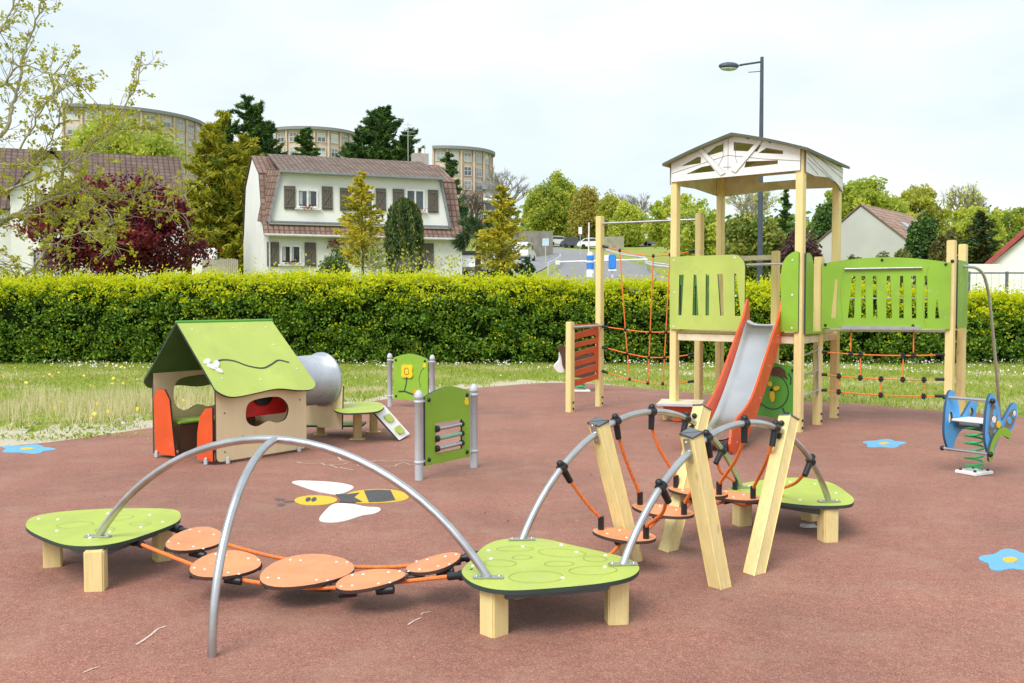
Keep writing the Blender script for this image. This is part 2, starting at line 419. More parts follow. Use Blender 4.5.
for (bx, by, A_, rx, topz) in [(633,561,AB,600,.855),(720,587,AF,694,.86),(668,550,AB,698,.86),(754,573,AF,785,.86)]:
    base = G(bx, by); rp, tt = onarc(A_, rx)
    k = rp.z/1.0
    dirv = Vector((rp.x-base.x, rp.y-base.y, rp.z)); top = base+dirv*(topz/rp.z)
    b = MB(); yaw = R(40) if bx < 700 else R(38)
    z = dirv.normalized(); x = Vector((math.cos(yaw), math.sin(yaw), 0)); x = (x-z*x.dot(z)).normalized(); y = z.cross(x)
    cn = Vector((-.12,-.30,.94)).normalized() if bx in (633,720) else Vector((.30,.32,.90)).normalized()
    def sect(h, r_, pn, e=.006):
        out = []
        for sx, sy in ((-1,-1),(1,-1),(1,1),(-1,1)):
            for ox, oy in (((e,0),(0,e)) if sx*sy > 0 else ((0,e),(e,0))):
                o_ = x*sx*(r_-ox)+y*sy*(r_-oy); p0_ = h+o_; t_ = (h-p0_).dot(pn)/z.dot(pn); out.append(p0_+z*t_)
        return out
    s0 = sect(base-z*.03, .0475, Vector((0,0,1))); s1 = sect(top, .0475, cn); b.mark()
    b.add(s0+s1, [tuple(range(8))[::-1], tuple(range(8,16))]+[(i,(i+1)%8,(i+1)%8+8,i+8) for i in range(8)]); ps = b.build('post', M_POST, hb)
    s0 = sect(top+cn*.001, .0500, cn); s1 = sect(top+cn*.011, .0500, cn); b = MB(); b.mark()
    b.add(s0+s1, [tuple(range(8))[::-1], tuple(range(8,16))]+[(i,(i+1)%8,(i+1)%8+8,i+8) for i in range(8)]); b.build('post_cap', M_CAP, ps)
    b = MB()
    if bx in (633,720): b.box(rp-x*.051, (.008,.045,.13), Matrix((x,y,z)).transposed(), .002); b.each('rail_bracket', M_STEEL, ps)
    b = MB()
    for k_ in (.045,-.045): b.ball(rp+z*k_-x*.054, .009 if bx in (633,720) else .019)
    b.each('bolt_cap', M_STEEL if bx in (633,720) else M_BLACK, ps)
Z0 = Vector((0,0,1))
def hanger(A_, px, end):
    p, t = onarc(A_, px); end = Vector(end)
    tan = (at(A_, min(1,t+.01))-at(A_, max(0,t-.01))).normalized(); dn = (end-p).normalized()
    nrm = Vector((0,0,1))-tan*tan.z; nrm.normalize()
    mid = p-nrm*.11; hz_ = Vector((mid.x-end.x, mid.y-end.y, 0))
    e1 = end+Vector((0,0,.065)); rp = cr_open([mid+nrm*.02, mid.lerp(e1, .3)-nrm*.02-Z0*.005, mid.lerp(e1,.7)-Z0*.012, e1+hz_*.02+Z0*.004, e1-Z0*.02], 5)
    b = MB(); b.tube(rp, .0105, 8); rr = b.build('hanger_rope', M_ROPE, hb)
    b = MB(); b.tube([p-nrm*.012, p-nrm*.03, p-nrm*.115], [.022,.021,.019], 10); b.ball(p+nrm*.030, .022); b.tube([p-tan*.022, p+tan*.022], .029, 12)
    b.tube([end+Vector((0,0,.078)), end+Vector((0,0,-.005))], .019, 10); b.each('rope_clamp', M_BLACK, rr, [3,1])
steps = [(G(601,529,.22), G(646,538,.22), 562, 661), (G(640,504,.30), G(684,514,.30), 616, 707), (G(676,487,.37), G(719,494,.37), 652, 744.6)]
d_f = G(753,498,.30); steps.append((d_f+Vector((-.25,.26,0)), d_f, 686, 775))
e_b = G(735,491,.24); steps.append((e_b, e_b+Vector((.25,-.26,0)), 722, 810.6))
prev = None
for (pb_, pf_, cb, cf) in steps:
    hanger(AB, cb, pb_); hanger(AF, cf, pf_)
    c = (pb_+pf_)/2; u = (pf_-pb_).normalized(); v = Vector((0,0,1)).cross(u)
    a = (pf_-pb_).length/2+.045
    o2 = [(a*math.cos(2*PI*i/30), .135*math.sin(2*PI*i/30)*(1+.15*math.cos(2*PI*i/30))) for i in range(30)]
    b = MB(); b.plate(c-Vector((0,0,.012)), u, v, o2, th=.018, mf=0, ms=1, mb_=1); st = b.build('step', [M_PAD, M_PADE], hb)
    b = MB()
    for i in range(4): b.lathe(c+u*.07*(1 if i % 2 else -1)+v*.06*(1 if i > 1 else -1)-Vector((0,0,.003)), [(.008,0),(.007,.003),(.002,.005)], 8)
    b.each('bolt_cap', M_BOLT, st)
    b = MB(); b.tube([c-v*.06-Vector((0,0,.04)), c+v*.06-Vector((0,0,.04))], .022, 10); b.build('rope_holder', M_BLACK, st)
    cc = c-Vector((0,0,.045))
    q = prev if prev else front_pf.location+Vector((.25,.25,ZD-.05))
    m_ = (q+cc)/2-Vector((0,0,.03)); b = MB(); b.tube(cr_open([q, m_, cc], 5), .010, 8); b.build('link_rope', M_ROPE, hb)
    prev = cc
q = Vector((far_pf.location.x-.28, far_pf.location.y-.2, ZD-.05)); b = MB(); b.tube(cr_open([prev, (q+prev)/2-Vector((0,0,.02)), q], 5), .010, 8); b.build('link_rope', M_ROPE, hb)
# crumpled paper under the far platform
b = MB(); bm = bmesh.new(); bmesh.ops.create_icosphere(bm, subdivisions=2, radius=.035)
g = G(809,527,.012)
for v in bm.verts: v.co = Vector((v.co.x*1.9, v.co.y*.9, abs(v.co.z)*.7))*(1+random.uniform(-.35,.25))+g
b.bm(bm); bm.free(); tag(b.build('crumpled_paper', M_WHITE), 'scrap of crumpled white paper lying under the far green platform', 'litter')

# ------------------------------------------------------------------ small play panels
def play_panel(label, pl, pr, kind):
    A_ = Vector(pl); B_ = Vector(pr); u = (B_-A_).normalized(); L = (B_-A_).length; n = Vector((0,0,1)); t = thing('activity_stand', label, 'play panel', ((A_+B_)/2).to_tuple(), 'green play panels between grey posts')
    for p in (A_, B_):
        b = MB(); b.lathe(p-Vector((0,0,.02)), [(.037,0),(.037,.75),(.041,.752),(.041,.765),(.037,.79),(.022,.815),(.006,.823)], 18); po = b.build('post', M_GREYP, t)
        b = MB()
        for z in (.16,.70): b.lathe(p+Vector((0,0,z-.012)), [(.037,0),(.043,.002),(.043,.022),(.037,.024)], 18)
        s = 1 if p is A_ else -1
        for z in (.16,.70): b.beam(p+Vector((0,0,z))+u*s*.035, p+Vector((0,0,z))+u*s*.10, .02, .025)
        b.each('collar', M_GREYP, po)
    x0, x1 = .075, L-.075; w = x1-x0; z0, z1 = .115, .735
    outer = [(x0,z0),(x1,z0),(x1,z1)]+[(x1-w*k/12, z1+.07*math.sin(PI*k/12)) for k in range(1,12)]+[(x0,z1)]
    holes = []
    if kind == 'bars': holes = [rrect(x0+.15, z0+.09, x1-.12, z0+.37, .01, 3)[::-1]]
    b = MB(); b.plate(A_, u, n, outer, holes, th=.022, mf=0, ms=1); pn = b.build('panel', [M_GREEN, M_EDGE], t)
    nn = u.cross(n)
    b = MB()
    for (x, z) in ((x0+.05,z0+.05),(x1-.05,z0+.05),(x0+.05,z1-.03),(x1-.05,z1-.03)): b.ball(A_+u*x+n*z+nn*.012, .02, sc=(1,1,1))
    b.each('bolt_cap', M_BLACK, pn)
    b = MB(); b.lathe(A_+u*(x1-.055)+n*(z1-.1)+nn*.011, [(.028,0),(.028,.006)], 12, axis=nn); b.lathe(A_+u*(x1-.052)+n*(z1-.07)+nn*.011, [(.02,0),(.02,.005)], 12, axis=nn); b.each('badge', M_YELLOW, pn, 2)
    if kind == 'bars':
        for i, z in enumerate((.09+.05, .09+.14, .09+.23)):
            p0 = A_+u*(x0+.15)+n*(z0+z-.005); p1 = A_+u*(x1-.12)+n*(z0+z+.005); d = (p1-p0).normalized()
            b = MB(); b.tube([p0+nn*.006+d*.02, p1-d*.02+nn*.006], .021, 14); bb = b.build('roller', [M_STEEL, mat('green_roller', (.22,.42,.30), .4), M_STEEL][i], pn)
            b = MB(); b.tube([p0-d*.01+nn*.004, p0+d*.035+nn*.004], .032, 12); b.tube([p1-d*.015+nn*.004, p1+d*.012+nn*.004], .028, 12); b.each('roller_end', M_BLACK, bb)
    else:
        c = (x0+w*.42, z0+.43); fl = [(c[0]+.11*(1-.16*math.cos(4*q))*math.cos(q), c[1]+.105*(1-.16*math.cos(4*q))*math.sin(q)) for q in [2*PI*i/32 for i in range(32)]]
        b = MB(); b.plate(A_, u, n, fl, th=.03, off=.02); b.build('flower', M_YELLOW, pn)
        S = lambda x, z: A_+u*x+n*z+nn*.011
        b = MB()
        b.strip([S(*q) for q in [(c[0]-.01,c[1]-.1),(c[0]-.03,c[1]-.2),(c[0]-.06,c[1]-.3)]], .02, nn, h=.003)
        b.strip([S(*q) for q in [(c[0]-.17,c[1]-.31),(c[0]-.06,c[1]-.3),(c[0]+.1,c[1]-.34)]], .022, nn, h=.004)
        b.strip([S(*q) for q in [(x1-.13,z0+.2),(x1-.16,z0+.32),(x1-.12,z0+.44),(x1-.06,z0+.5)]], .008, nn, h=.003)
        b.strip([S(*q) for q in [(c[0]+.045*math.cos(q), c[1]+.05*math.sin(q)) for q in [2*PI*i/16 for i in range(17)]]], .009, nn, h=.026)
        b.build('flower_stem', M_EDGE, pn)
        b = MB(); b.plate(A_, u, n, ell(c[0]+.14, c[1]-.3, .04,.03), th=.02, off=.012); b.build('petal', mat('orange_petal', (.85,.30,.03), .45), pn)
play_panel('green play panel with three metal rollers in an opening, between two grey posts in front', G(419,480), G(474,467.5), 'bars')
play_panel('green play panel with a yellow flower between two grey posts, behind the roller panel', G(390,406.5), G(432.5,409.5), 'flower')

# ------------------------------------------------------------------ playhouse with crawl tunnel
O = G(216,465.6); ph = thing('playhouse', 'small wooden playhouse with lime green gable roof, orange door panels and a grey crawl tunnel', 'playhouse', O.to_tuple())
u = Vector((.573,.82,0)).normalized(); v = Vector((-u.y,u.x,0)); Z = Vector((0,0,1)); LU, LV, VR = 1.17, .98, .545
def HP(a, b_, z): return O+u*a+v*b_+Z*z
def hole_kidney(cx, cz, w, h): return cr_closed([(cx-w/2,cz,0),(cx-w*.42,cz+h*.38,0),(cx-w*.1,cz+h*.5,0),(cx+w*.3,cz+h*.46,0),(cx+w/2,cz+h*.08,0),(cx+w*.44,cz-h*.35,0),(cx+w*.22,cz-h*.46,0),(cx,cz-h*.36,0),(cx-w*.25,cz-h*.5,0),(cx-w*.45,cz-h*.34,0)], 4)
fw = rrect(0, .03, LU, .80, (.05,.05,.02,.02))
b = MB(); b.plate(HP(0,0,0), u, Z, fw, [[(p.x,p.y) for p in hole_kidney(.64,.47,.56,.28)][::-1]], th=.022, mf=0, ms=1); w1 = b.build('wall', [M_WOODP, M_PADE], ph)
b = MB()
for (a, z) in ((.1,.12),(.1,.5),(.55,.22),(1.05,.14),(1.08,.55),(.32,.25)): b.lathe(HP(a,-.011,z), [(.009,0),(.009,.004)], 8, axis=-v)
b.each('bolt_cap', M_CAP, w1)
bw = [(0,.03),(LU,.03),(LU,.9),(LU-.1,.97),(.9,1.0),(.2,1.0),(.06,.95),(0,.85)]
b = MB(); b.plate(HP(0,LV,0), u, Z, bw, [[(p.x,p.y) for p in hole_kidney(.55,.62,.62,.36)][::-1]], th=.022, mf=0, ms=1); b.build('wall', [M_WOODP, M_PADE], ph)
# far gable wall carrying the tunnel
gw = [(0,.03),(LV,.03),(LV,.8),(VR+.03,1.28),(VR-.05,1.28),(0,.8)]
b = MB(); b.plate(HP(LU,0,0), v, Z, gw, [ell(VR,.66,.27,.27,28)[::-1]], th=.022, mf=0, ms=1); b.build('wall', [M_WOODP, M_PADE], ph)
# front gable beam
gb_ = [(0,.80),(.16,.98),(LV/2,1.05),(LV-.16,.98),(LV,.80),(LV/2+.05,1.28),(LV/2-.05,1.28)]
# orange door panels on the open gable
dl = [(LV-.38,.04),(LV-.06,.04),(LV-.04,.60),(LV-.10,.70),(LV-.22,.70),(LV-.30,.60),(LV-.34,.30)]
dr = [(.02,.04),(.26,.04),(.25,.30),(.21,.46),(.12,.55),(.02,.56)]
for d_ in (dl, dr):
    b = MB(); b.plate(HP(-.012,0,0), v, Z, d_, th=.02, mf=0, ms=1); b.build('door_panel', [M_ORANGE, M_PADE], ph)
b = MB(); b.box((HP(.55,LV-.20,.36)), (.98,.30,.02), Matrix((u,v,Z)).transposed(), .004); b.build('bench', M_GREEN, ph)
b = MB(); b.box((HP(.55,LV-.33,.19)), (.98,.02,.31), Matrix((u,v,Z)).transposed(), .004); b.build('bench_front', M_BROWN, ph)
b = MB(); b.plate(HP(0,.22,0), u, Z, rrect(.34,.40,1.10,.72,.04), th=.02); b.build('activity_board', M_RED, ph)
b = MB(); b.plate(HP(0,.19,0), u, Z, [(.76+.13*math.cos(R(a)), .63+.13*math.sin(R(a))) for a in range(180,361,15)], th=.02); b.build('half_disc', M_BLACK, ph)
# roof: two boards
zr = 1.372; se = (zr-.66)/(LV/2+.14)
for sgn in (-1,1):
    ov_ = .14 if sgn < 0 else .03; zl = .66 if sgn < 0 else .69
    dn = (v*sgn*(VR+ov_)+Z*(zl-zr)).normalized(); SL = math.hypot(VR+ov_, zr-zl); W_ = LU+.08
    pts = [(-.03,0),(W_-.06,0)]
    low = [(W_-.06+.03, SL-.18),(W_-.06+.03,SL-.07),(W_-.13,SL),(W_*.75,SL-.005),(W_*.55,SL+.03) if sgn > 0 else (W_*.55,SL-.05),(W_*.3,SL-.02),(W_*.12,SL+.0),(.03,SL-.02),(-.05,SL-.10),(-.05,SL-.2)]
    lc = cr_open([(p[0],p[1],0) for p in low], 4)
    pts = pts+[(p.x,p.y) for p in lc]
    b = MB(); b.plate(HP(0,VR,zr), u, dn, pts, th=.02, mf=(0 if (u.cross(dn).z > 0) else 1), ms=2, mb_=(1 if (u.cross(dn).z > 0) else 0)); rf = b.build('roof_board', [M_PANEL, mat('dark_green_laminate', (.06,.16,.04), .55), M_EDGE], ph)  # underside of the board is dark green laminate
    nn = u.cross(dn); nn = nn if nn.z > 0 else -nn
    if sgn < 0:
        S = lambda a, s: HP(0,VR,zr)+u*a+dn*s+nn*.0105
        b = MB(); b.strip([S(a,s) for a,s in [(p.x,p.y) for p in cr_open([(.12,.56,0),(.22,.52,0),(.36,.54,0),(.5,.62,0),(.66,.66,0),(.8,.62,0),(.93,.57,0),(1.05,.61,0)], 6)]], .018, nn, h=.003); b.build('engraving', M_EDGE, rf)
        b = MB()
        for q in ((.06,.60,.055,.03,.5),(.13,.57,.05,.028,-.9),(.04,.53,.05,.026,-.5),(.11,.65,.045,.025,.9)): b.plate(HP(0,VR,zr), u, dn, ell(*q[:4], 12, q[4]), th=.012, off=(.017 if u.cross(dn).z > 0 else -.017))
        b.build('butterfly_ornament', M_WHITE, rf)
        b = MB()
        for (a, s) in ((.1,.1),(.6,.1),(1.05,.1),(.1,.75),(.55,.8),(1.1,.7),(1.0,.35)): b.lathe(S(a,s), [(.009,0),(.008,.004)], 8, axis=nn)
        b.each('bolt_cap', M_BOLT, rf)
b = MB(); b.tube([HP(-.03,VR,zr+.006), HP(LU+.03,VR,zr+.006)], .018, 10); b.build('ridge_cap', M_DGREEN, ph)
b = MB()
for (a, q) in ((.12,-.03),(1.05,-.03),(-.04,.1),(-.04,LV-.1)): b.box(HP(a,q,.03), (.035,.035,.05), None, .004); b.ball(HP(a,q,.06), .016)
b.each('anchor_bracket', M_GREYP, ph, 2)
# tunnel
tb = MB(); U0, U1 = LU+.02, 1.94; rt = .285; n_ = 40; vs = []; fs = []
prof = [(rt,U0),(rt,U1-.02),(rt+.028,U1-.018),(rt+.028,U1+.012),(rt-.012,U1+.012),(rt-.012,U0)]
for (r_, a) in prof:
    for j in range(n_): q = 2*PI*j/n_; vs.append(HP(a, VR+r_*math.cos(q), .685+r_*math.sin(q)))
for i in range(len(prof)-1):
    for j in range(n_): fs.append((i*n_+j, i*n_+(j+1) % n_, (i+1)*n_+(j+1) % n_, (i+1)*n_+j))
tb.add(vs, fs, 0, True); tun = tb.build('crawl_tunnel', M_TUBE, ph)
b = MB()
for j in range(8): q = 2*PI*j/8+.2; b.ball(HP(U1+.012, VR+(rt+.01)*math.cos(q), .685+(rt+.01)*math.sin(q)), .012)
b.each('bolt_cap', M_GREYP, tun)
sp = [(.25,.12),(.86,.12),(.90,.60)]+[(VR+.30*math.cos(R(a)), .685+.30*math.sin(R(a))) for a in (-20,-40,-70,-110,-140,-160)]+[(.23,.62)]
b = MB(); b.plate(HP(U1+.03,0,0), v, Z, sp, th=.02, mf=0, ms=1); b.build('tunnel_board', [M_WOODP, M_PADE], ph)
dk = [G(x,y,.36) for x,y in [(334,409),(343,404.5),(366,401.5),(380,403),(384,407),(377,411.5),(360,413),(342,413)]]
b = MB(); b.plate((0,0,.352), (1,0,0), (0,1,0), [(p.x,p.y) for p in cr_closed(dk,4)][::-1], th=.02, mf=0, ms=1); b.build('deck', [M_DECK, M_EDGE], ph)
c = G(338,423,.14); b = MB(); b.plate(G(333,425,.13), (1,0,0), (0,1,0), rrect(-.35,-.12,.36,.3,.08), th=.02, mf=0, ms=1); b.build('low_step', [M_GREEN, M_EDGE], ph)
for (x, y) in ((357,440),(320,435.5),(373,433)):
    g = G(x,y)+Vector((0,.04,0)); b = MB(); b.beam(g, g+Vector((0,0,.34)), .09,.09, yaw=.3); lg = b.build('leg', mat('tan_wood', (.64,.48,.22), .6, var=.1), ph)
    b = MB(); b.box(g+Vector((0,0,.008)), (.17,.13,.012), None, .003); b.build('foot_plate', M_POST, lg)
r0 = G(378,408.5,.35); r1 = G(404,437.5,.02); ru = (r1-r0).normalized(); rv = Vector((.25,.97,0)); rv = (rv-ru*rv.dot(ru)).normalized()
ru2 = Vector((.55,-.30,-.40)).normalized(); L_ = .52
b = MB(); b.plate(r0, (r1-r0), rv, rrect(0,-.20,(r1-r0).length,.20,.01), th=.02, mf=0, ms=1, mb_=0); rp_ = b.build('ramp', [M_WHITE, M_EDGE], ph)
nn = ru.cross(rv); nn = nn if nn.z > 0 else -nn
b = MB()
for s in (.16,.34):
    b.plate(r0+nn*.022, ru, rv, rrect(s-.04,-.1,s+.06,.1,.03), th=.018)
b.each('ramp_grip', M_DECK, rp_)

# ------------------------------------------------------------------ butterfly spring rider
def coil(mb, c, r, z0, z1, turns, w=.008, m=0):
    mb.tube([Vector((c[0]+r*math.cos(a), c[1]+r*math.sin(a), z0+(z1-z0)*a/(2*PI*turns))) for a in [2*PI*turns*i/(turns*18) for i in range(turns*18+1)]], w, 7, m)
g = G(974,474); sr = thing('spring_rider', 'blue butterfly spring rider with two winged side boards on a green coil spring, at right', 'spring rider', g.to_tuple())
b = MB(); b.box(g+Vector((0,0,.02)), (.25,.22,.03), Matrix.Rotation(.5,3,'Z'), .005); bp = b.build('base_plate', M_WHITE, sr)
b = MB()
for sx in (-1,1):
    for sy in (-1,1): b.ball(g+Matrix.Rotation(.5,3,'Z') @ Vector((.09*sx,.075*sy,.04)), .015)
b.each('bolt_cap', M_BLACK, bp)
b = MB(); coil(b, g, .078, .045, .46, 6, .010); b.build('spring', M_SPRING, sr)
pd = Vector((.82,.572,0)); qd = Vector((-.572,.82,0)); 
S0 = g-qd*.195   # near board plane
wing = [(-.20,.17),(-.13,.10),(-.06,.12),(.0,.22),(.08,.29),(.20,.33),(.33,.34),(.42,.40),(.47,.52),(.47,.60),(.41,.64),(.32,.61),(.22,.53),(.12,.46),(.08,.50),(.05,.60),(-.02,.70),(-.10,.765),(-.18,.74),(-.235,.62),(-.26,.45),(-.26,.30)]
wingc = [(p.x*.72,.19+(p.y-.09)*.85) for p in cr_closed([(a,z,0) for a,z in wing],3)]
dots = [(-.12,.47,.055,.10),(-.02,.40,.045,.06)]
for k, base in enumerate((g-qd*.195, g+qd*.195)):
    hs = [] if k == 0 else [ell(-0.091,0.504,0.034,0.060,14)[::-1], ell(0.251,0.538,0.038,0.043,14)[::-1]]
    b = MB(); b.plate(base, pd, Z, wingc, hs, th=.024, mf=0, ms=1); wg = b.build('side_board', [M_BLUE, mat('navy_edge',(.03,.08,.16),.5)], sr)
    if k == 0:
        b = MB()
        b.plate(base, pd, Z, [(p.x*.76,.19+(p.y-.09)*.85) for p in cr_closed([(-.18,.36,0),(-.16,.55,0),(-.12,.66,0),(-.04,.60,0),(.0,.45,0),(.05,.36,0),(-.02,.30,0),(-.10,.28,0)],3)], th=.008, off=.018)
        b.plate(base, pd, Z, [(p.x*.76,.19+(p.y-.09)*.85) for p in cr_closed([(.16,.38,0),(.22,.50,0),(.33,.57,0),(.39,.56,0),(.38,.46,0),(.30,.39,0)],3)], th=.008, off=.018)
        b.build('wing_pattern', mat('taupe_laminate', (.20,.15,.11), .5), wg)
        b = MB()
        for q in ((-.08,.56,.035,.045),(-.13,.44,.03,.035),(.25,.46,.04,.04),(-.05,.35,.035,.03),(.34,.50,.025,.02)): b.plate(base, pd, Z, ell(q[0]*.76,.19+(q[1]-.09)*.85,q[2]*.85,q[3]*.85,14), th=.006, off=.024)
        b.each('blue_spot', M_BLUE, wg)
        b = MB(); b.plate(base, pd, Z, ell(0.008,0.479,0.034,0.034,14), th=.006, off=.024); b.build('yellow_spot', M_YELLOW, wg)
        b = MB(); b.plate(base, pd, Z, ell(-0.076,0.530,0.030,0.030,14), th=.006, off=.028); b.plate(base, pd, Z, ell(0.266,0.564,0.017,0.025,14), th=.006, off=.028); b.each('white_spot', M_WHITE, wg)
        b = MB(); b.plate(base, pd, Z, [(p.x*.62-.02,.19+(p.y-.09)*.85) for p in cr_closed([(-.24,.09,0),(-.19,.05,0),(-.13,.08,0),(-.10,.20,0),(.0,.28,0),(.12,.31,0),(.26,.28,0),(.33,.26,0),(.36,.31,0),(.30,.36,0),(.15,.40,0),(0,.38,0),(-.12,.31,0),(-.21,.20,0)],3)], th=.02, off=.028, mf=0, ms=1); b.build('body_board', [M_GREEN, M_EDGE], wg)
b = MB(); b.tube([g-qd*.23+pd*-.13+Z*.70, g+qd*.23+pd*-.13+Z*.70], .015, 10); b.build('handle_bar', M_STEEL, sr)
b = MB(); b.tube([g-qd*.25+pd*-.15+Z*.225, g+qd*.23+pd*-.15+Z*.225], .015, 10); b.build('foot_bar', M_STEEL, sr)
b = MB()
for (a, z) in ((-.13,.70),(-.15,.225)):
    b.ball(g-qd*.235+pd*a+Z*z, .026); b.ball(g+qd*.225+pd*a+Z*z, .024)
b.each('bolt_cap', M_BLACK, sr)
b = MB(); b.box(g+pd*.05+Z*.49, (.28,.36,.022), Matrix((pd,qd,Z)).transposed(), .006); b.build('seat', M_WHITE, sr)
b = MB(); b.box(g+Z*.465, (.2,.2,.03), Matrix((pd,qd,Z)).transposed(), .006); b.box(g+Z*.43+pd*.02, (.05,.34,.05), Matrix((pd,qd,Z)).transposed(), .006); b.build('seat_bracket', M_CAP, sr)

# brown and white spring rider half hidden by the orange climbing board
g = G(580,391.5); s2 = thing('spring_rider', 'brown and white animal spring rider half hidden behind the small orange climbing board', 'spring rider', g.to_tuple())
b = MB(); b.box(g+Vector((0,0,.02)), (.34,.3,.03), None, .005); b.build('base_plate', M_WHITE, s2)
b = MB(); coil(b, g, .09, .045, .36, 5, .012); b.build('spring', M_SPRING, s2)
pdx = Vector((1,.15,0)).normalized()
for k in (-.14,.14):
    base = g+Vector((0,k,0))
    b = MB(); b.plate(base, pdx, Z, [(p.x,p.y) for p in cr_closed([(-.30,.42,0),(-.34,.62,0),(-.40,.78,0),(-.28,.80,0),(-.14,.64,0),(.10,.62,0),(.28,.70,0),(.36,.60,0),(.32,.40,0),(.20,.28,0),(-.10,.26,0)],3)], th=.024); b.build('side_board', M_BROWN, s2)
b = MB(); b.plate(g+Vector((0,-.04,0)), pdx, Z, [(p.x,p.y) for p in cr_closed([(-.26,.44,0),(-.34,.34,0),(-.44,.38,0),(-.46,.46,0),(-.38,.56,0),(-.36,.72,0),(-.28,.74,0),(-.24,.60,0)],3)], th=.12); b.build('head', M_WHITE, s2)
b = MB(); b.ball(g+Vector((-.40,-.11,.38)), .02); b.build('nose', M_BLACK, s2)
b = MB(); b.box(g+Vector((.05,0,.5)), (.34,.26,.025)); b.build('seat', M_BROWN, s2)
# ================================================================== PLAY TOWER
TL = G(674,420); TR = G(798,431.8); BR = G(834,418); BL = TL+(BR-TR)
fu = (TR-TL).normalized(); LF = (TR-TL).length; su = (BR-TR).normalized(); LS = (BR-TR).length
M_ = (TR+BR)/2; BB = (BL+BR)/2
nf = Vector((fu.y,-fu.x,0)); nf = nf if nf.y < 0 else -nf           # outward of the front face
ns = Vector((su.y,-su.x,0)); ns = ns if ns.x > 0 else -ns
tw = thing('play_tower', 'tall yellow post play tower with white truss roof, slide, rope nets and green bridge panels', 'play tower', (3.3,13.3,0))
yawT = math.atan2(fu.y, fu.x)
def tpost(p, z, bolts=True):
    b = MB(); b.beam((p.x,p.y,-.02), (p.x,p.y,z), .097, .097, yaw=yawT, bev=.008); po = b.build('post', M_POST, tw)
    if bolts:
        b = MB()
        for q in (.05,.14): b.ball(Vector((p.x,p.y,q))+ns*.052, .016); b.ball(Vector((p.x,p.y,q+.01))+nf*.052, .001)
        b.each('bolt_cap', M_BLACK, po)
    return po
tpost(TL, 3.40); tpost(TR, 3.40); tpost(BR, 3.35); tpost(BL, 3.40)
tpost(M_, 2.15); tpost(BB, 2.29)
NA = Vector((1.315,14.94,0)); NB = Vector((2.66,14.16,0)); CP = G(570,412)
tpost(NA, 2.85); tpost(NB, 2.83); tpost(CP, 1.29)
BN = Vector((5.46,12.4,0)); BF = Vector((6.0,13.28,0))
tpost(BN, 2.34); tpost(BF, 2.34)
# deck
ZP = 1.2
cen = (TL+TR+BR+BL)/4
b = MB(); q = [p.lerp(cen, .03) for p in (TL,TR,BR,BL)]
b.plate((0,0,ZP-.02), (1,0,0), (0,1,0), [(p.x,p.y) for p in q], th=.03)
b.build('floor_board', M_POST, tw)
for a_, c_ in ((TL,TR),(TR,BR),(BR,BL),(BL,TL)):
    d = (c_-a_).normalized()*.06; b = MB(); b.beam(a_+d+Z*(ZP-.09), c_-d+Z*(ZP-.09), .04, .09); b.build('floor_beam', M_BEIGE, tw)
# front panel left of slide (five slots)
def panel(o, uu, outer, holes=(), off=0, mats=(M_PANEL, M_EDGE), th=.022, name='panel'):
    n = uu.cross(Z); s = 1
    b = MB(); b.plate(o, uu, Z, outer, [h[::-1] for h in holes], th=th, mf=0, ms=1, off=off); return b.build(name, list(mats), tw)
def fslot(x0, x1, w0, w1, z0, z1): # bottom centre, top centre, widths
    return [(x0-w0/2,z0),(x0+w0/2,z0),(x1+w1/2,z1),(x1-w1/2,z1)]
# uu.cross(Z) for fu points to nf? compute sign
sf = 1 if fu.cross(Z).dot(nf) > 0 else -1
pz0, pz1 = 1.215, 2.17
outer = rrect(-.03, pz0, 1.075, pz1, (.03,.05,.16,.02), 6)
sl = [fslot(.13+k*.205+(.0,.03,.0,.01,.03)[k], .13+k*.205+(.02,.02,.0,-.02,-.01)[k], (.05,.09,.05,.05,.08)[k], (.07,.04,.05,.08,.03)[k], 1.40, 1.93) for k in range(5)]
pl = panel(TL, fu, outer, sl, off=sf*.065)
b = MB()
for (x, z) in ((.03,1.25),(.03,2.12),(1.0,1.26),(.93,2.13),(.95,1.65),(.04,1.7)): b.lathe(TL+fu*x+Z*z+nf*.076, [(.013,0),(.010,.005)], 8, axis=nf)
b.each('bolt_cap', M_BOLT, pl)
outer = [(1.565,pz0),(LF+.02,pz0),(LF+.02,pz1)]+[(LF+.02+(LF+.02-1.565)*math.cos(R(a)), pz1-.22+.24*math.sin(R(a))) for a in (100,112,125,138,150,165,180)]
pl = panel(TL, fu, outer, off=sf*.065, mats=(M_GREEN, M_EDGE))
b = MB()
for z in (1.26,1.66,2.08): b.lathe(TL+fu*(LF-.06)+Z*z+nf*.076, [(.013,0),(.010,.005)], 8, axis=nf)
b.each('bolt_cap', M_BOLT, pl)
ss = 1 if su.cross(Z).dot(ns) > 0 else -1
outer = [(.0,pz0-.03),(.30,pz0-.03),(.33,pz0+.03),(.33,pz1-.25)]+[(.33-.2+.2*math.cos(R(a)), pz1-.22+.22*math.sin(R(a))) for a in (15,35,55,75,90)]+[(.0,pz1-.01)]
panel(TR, su, outer, off=ss*.065, mats=(M_GREEN, M_EDGE))
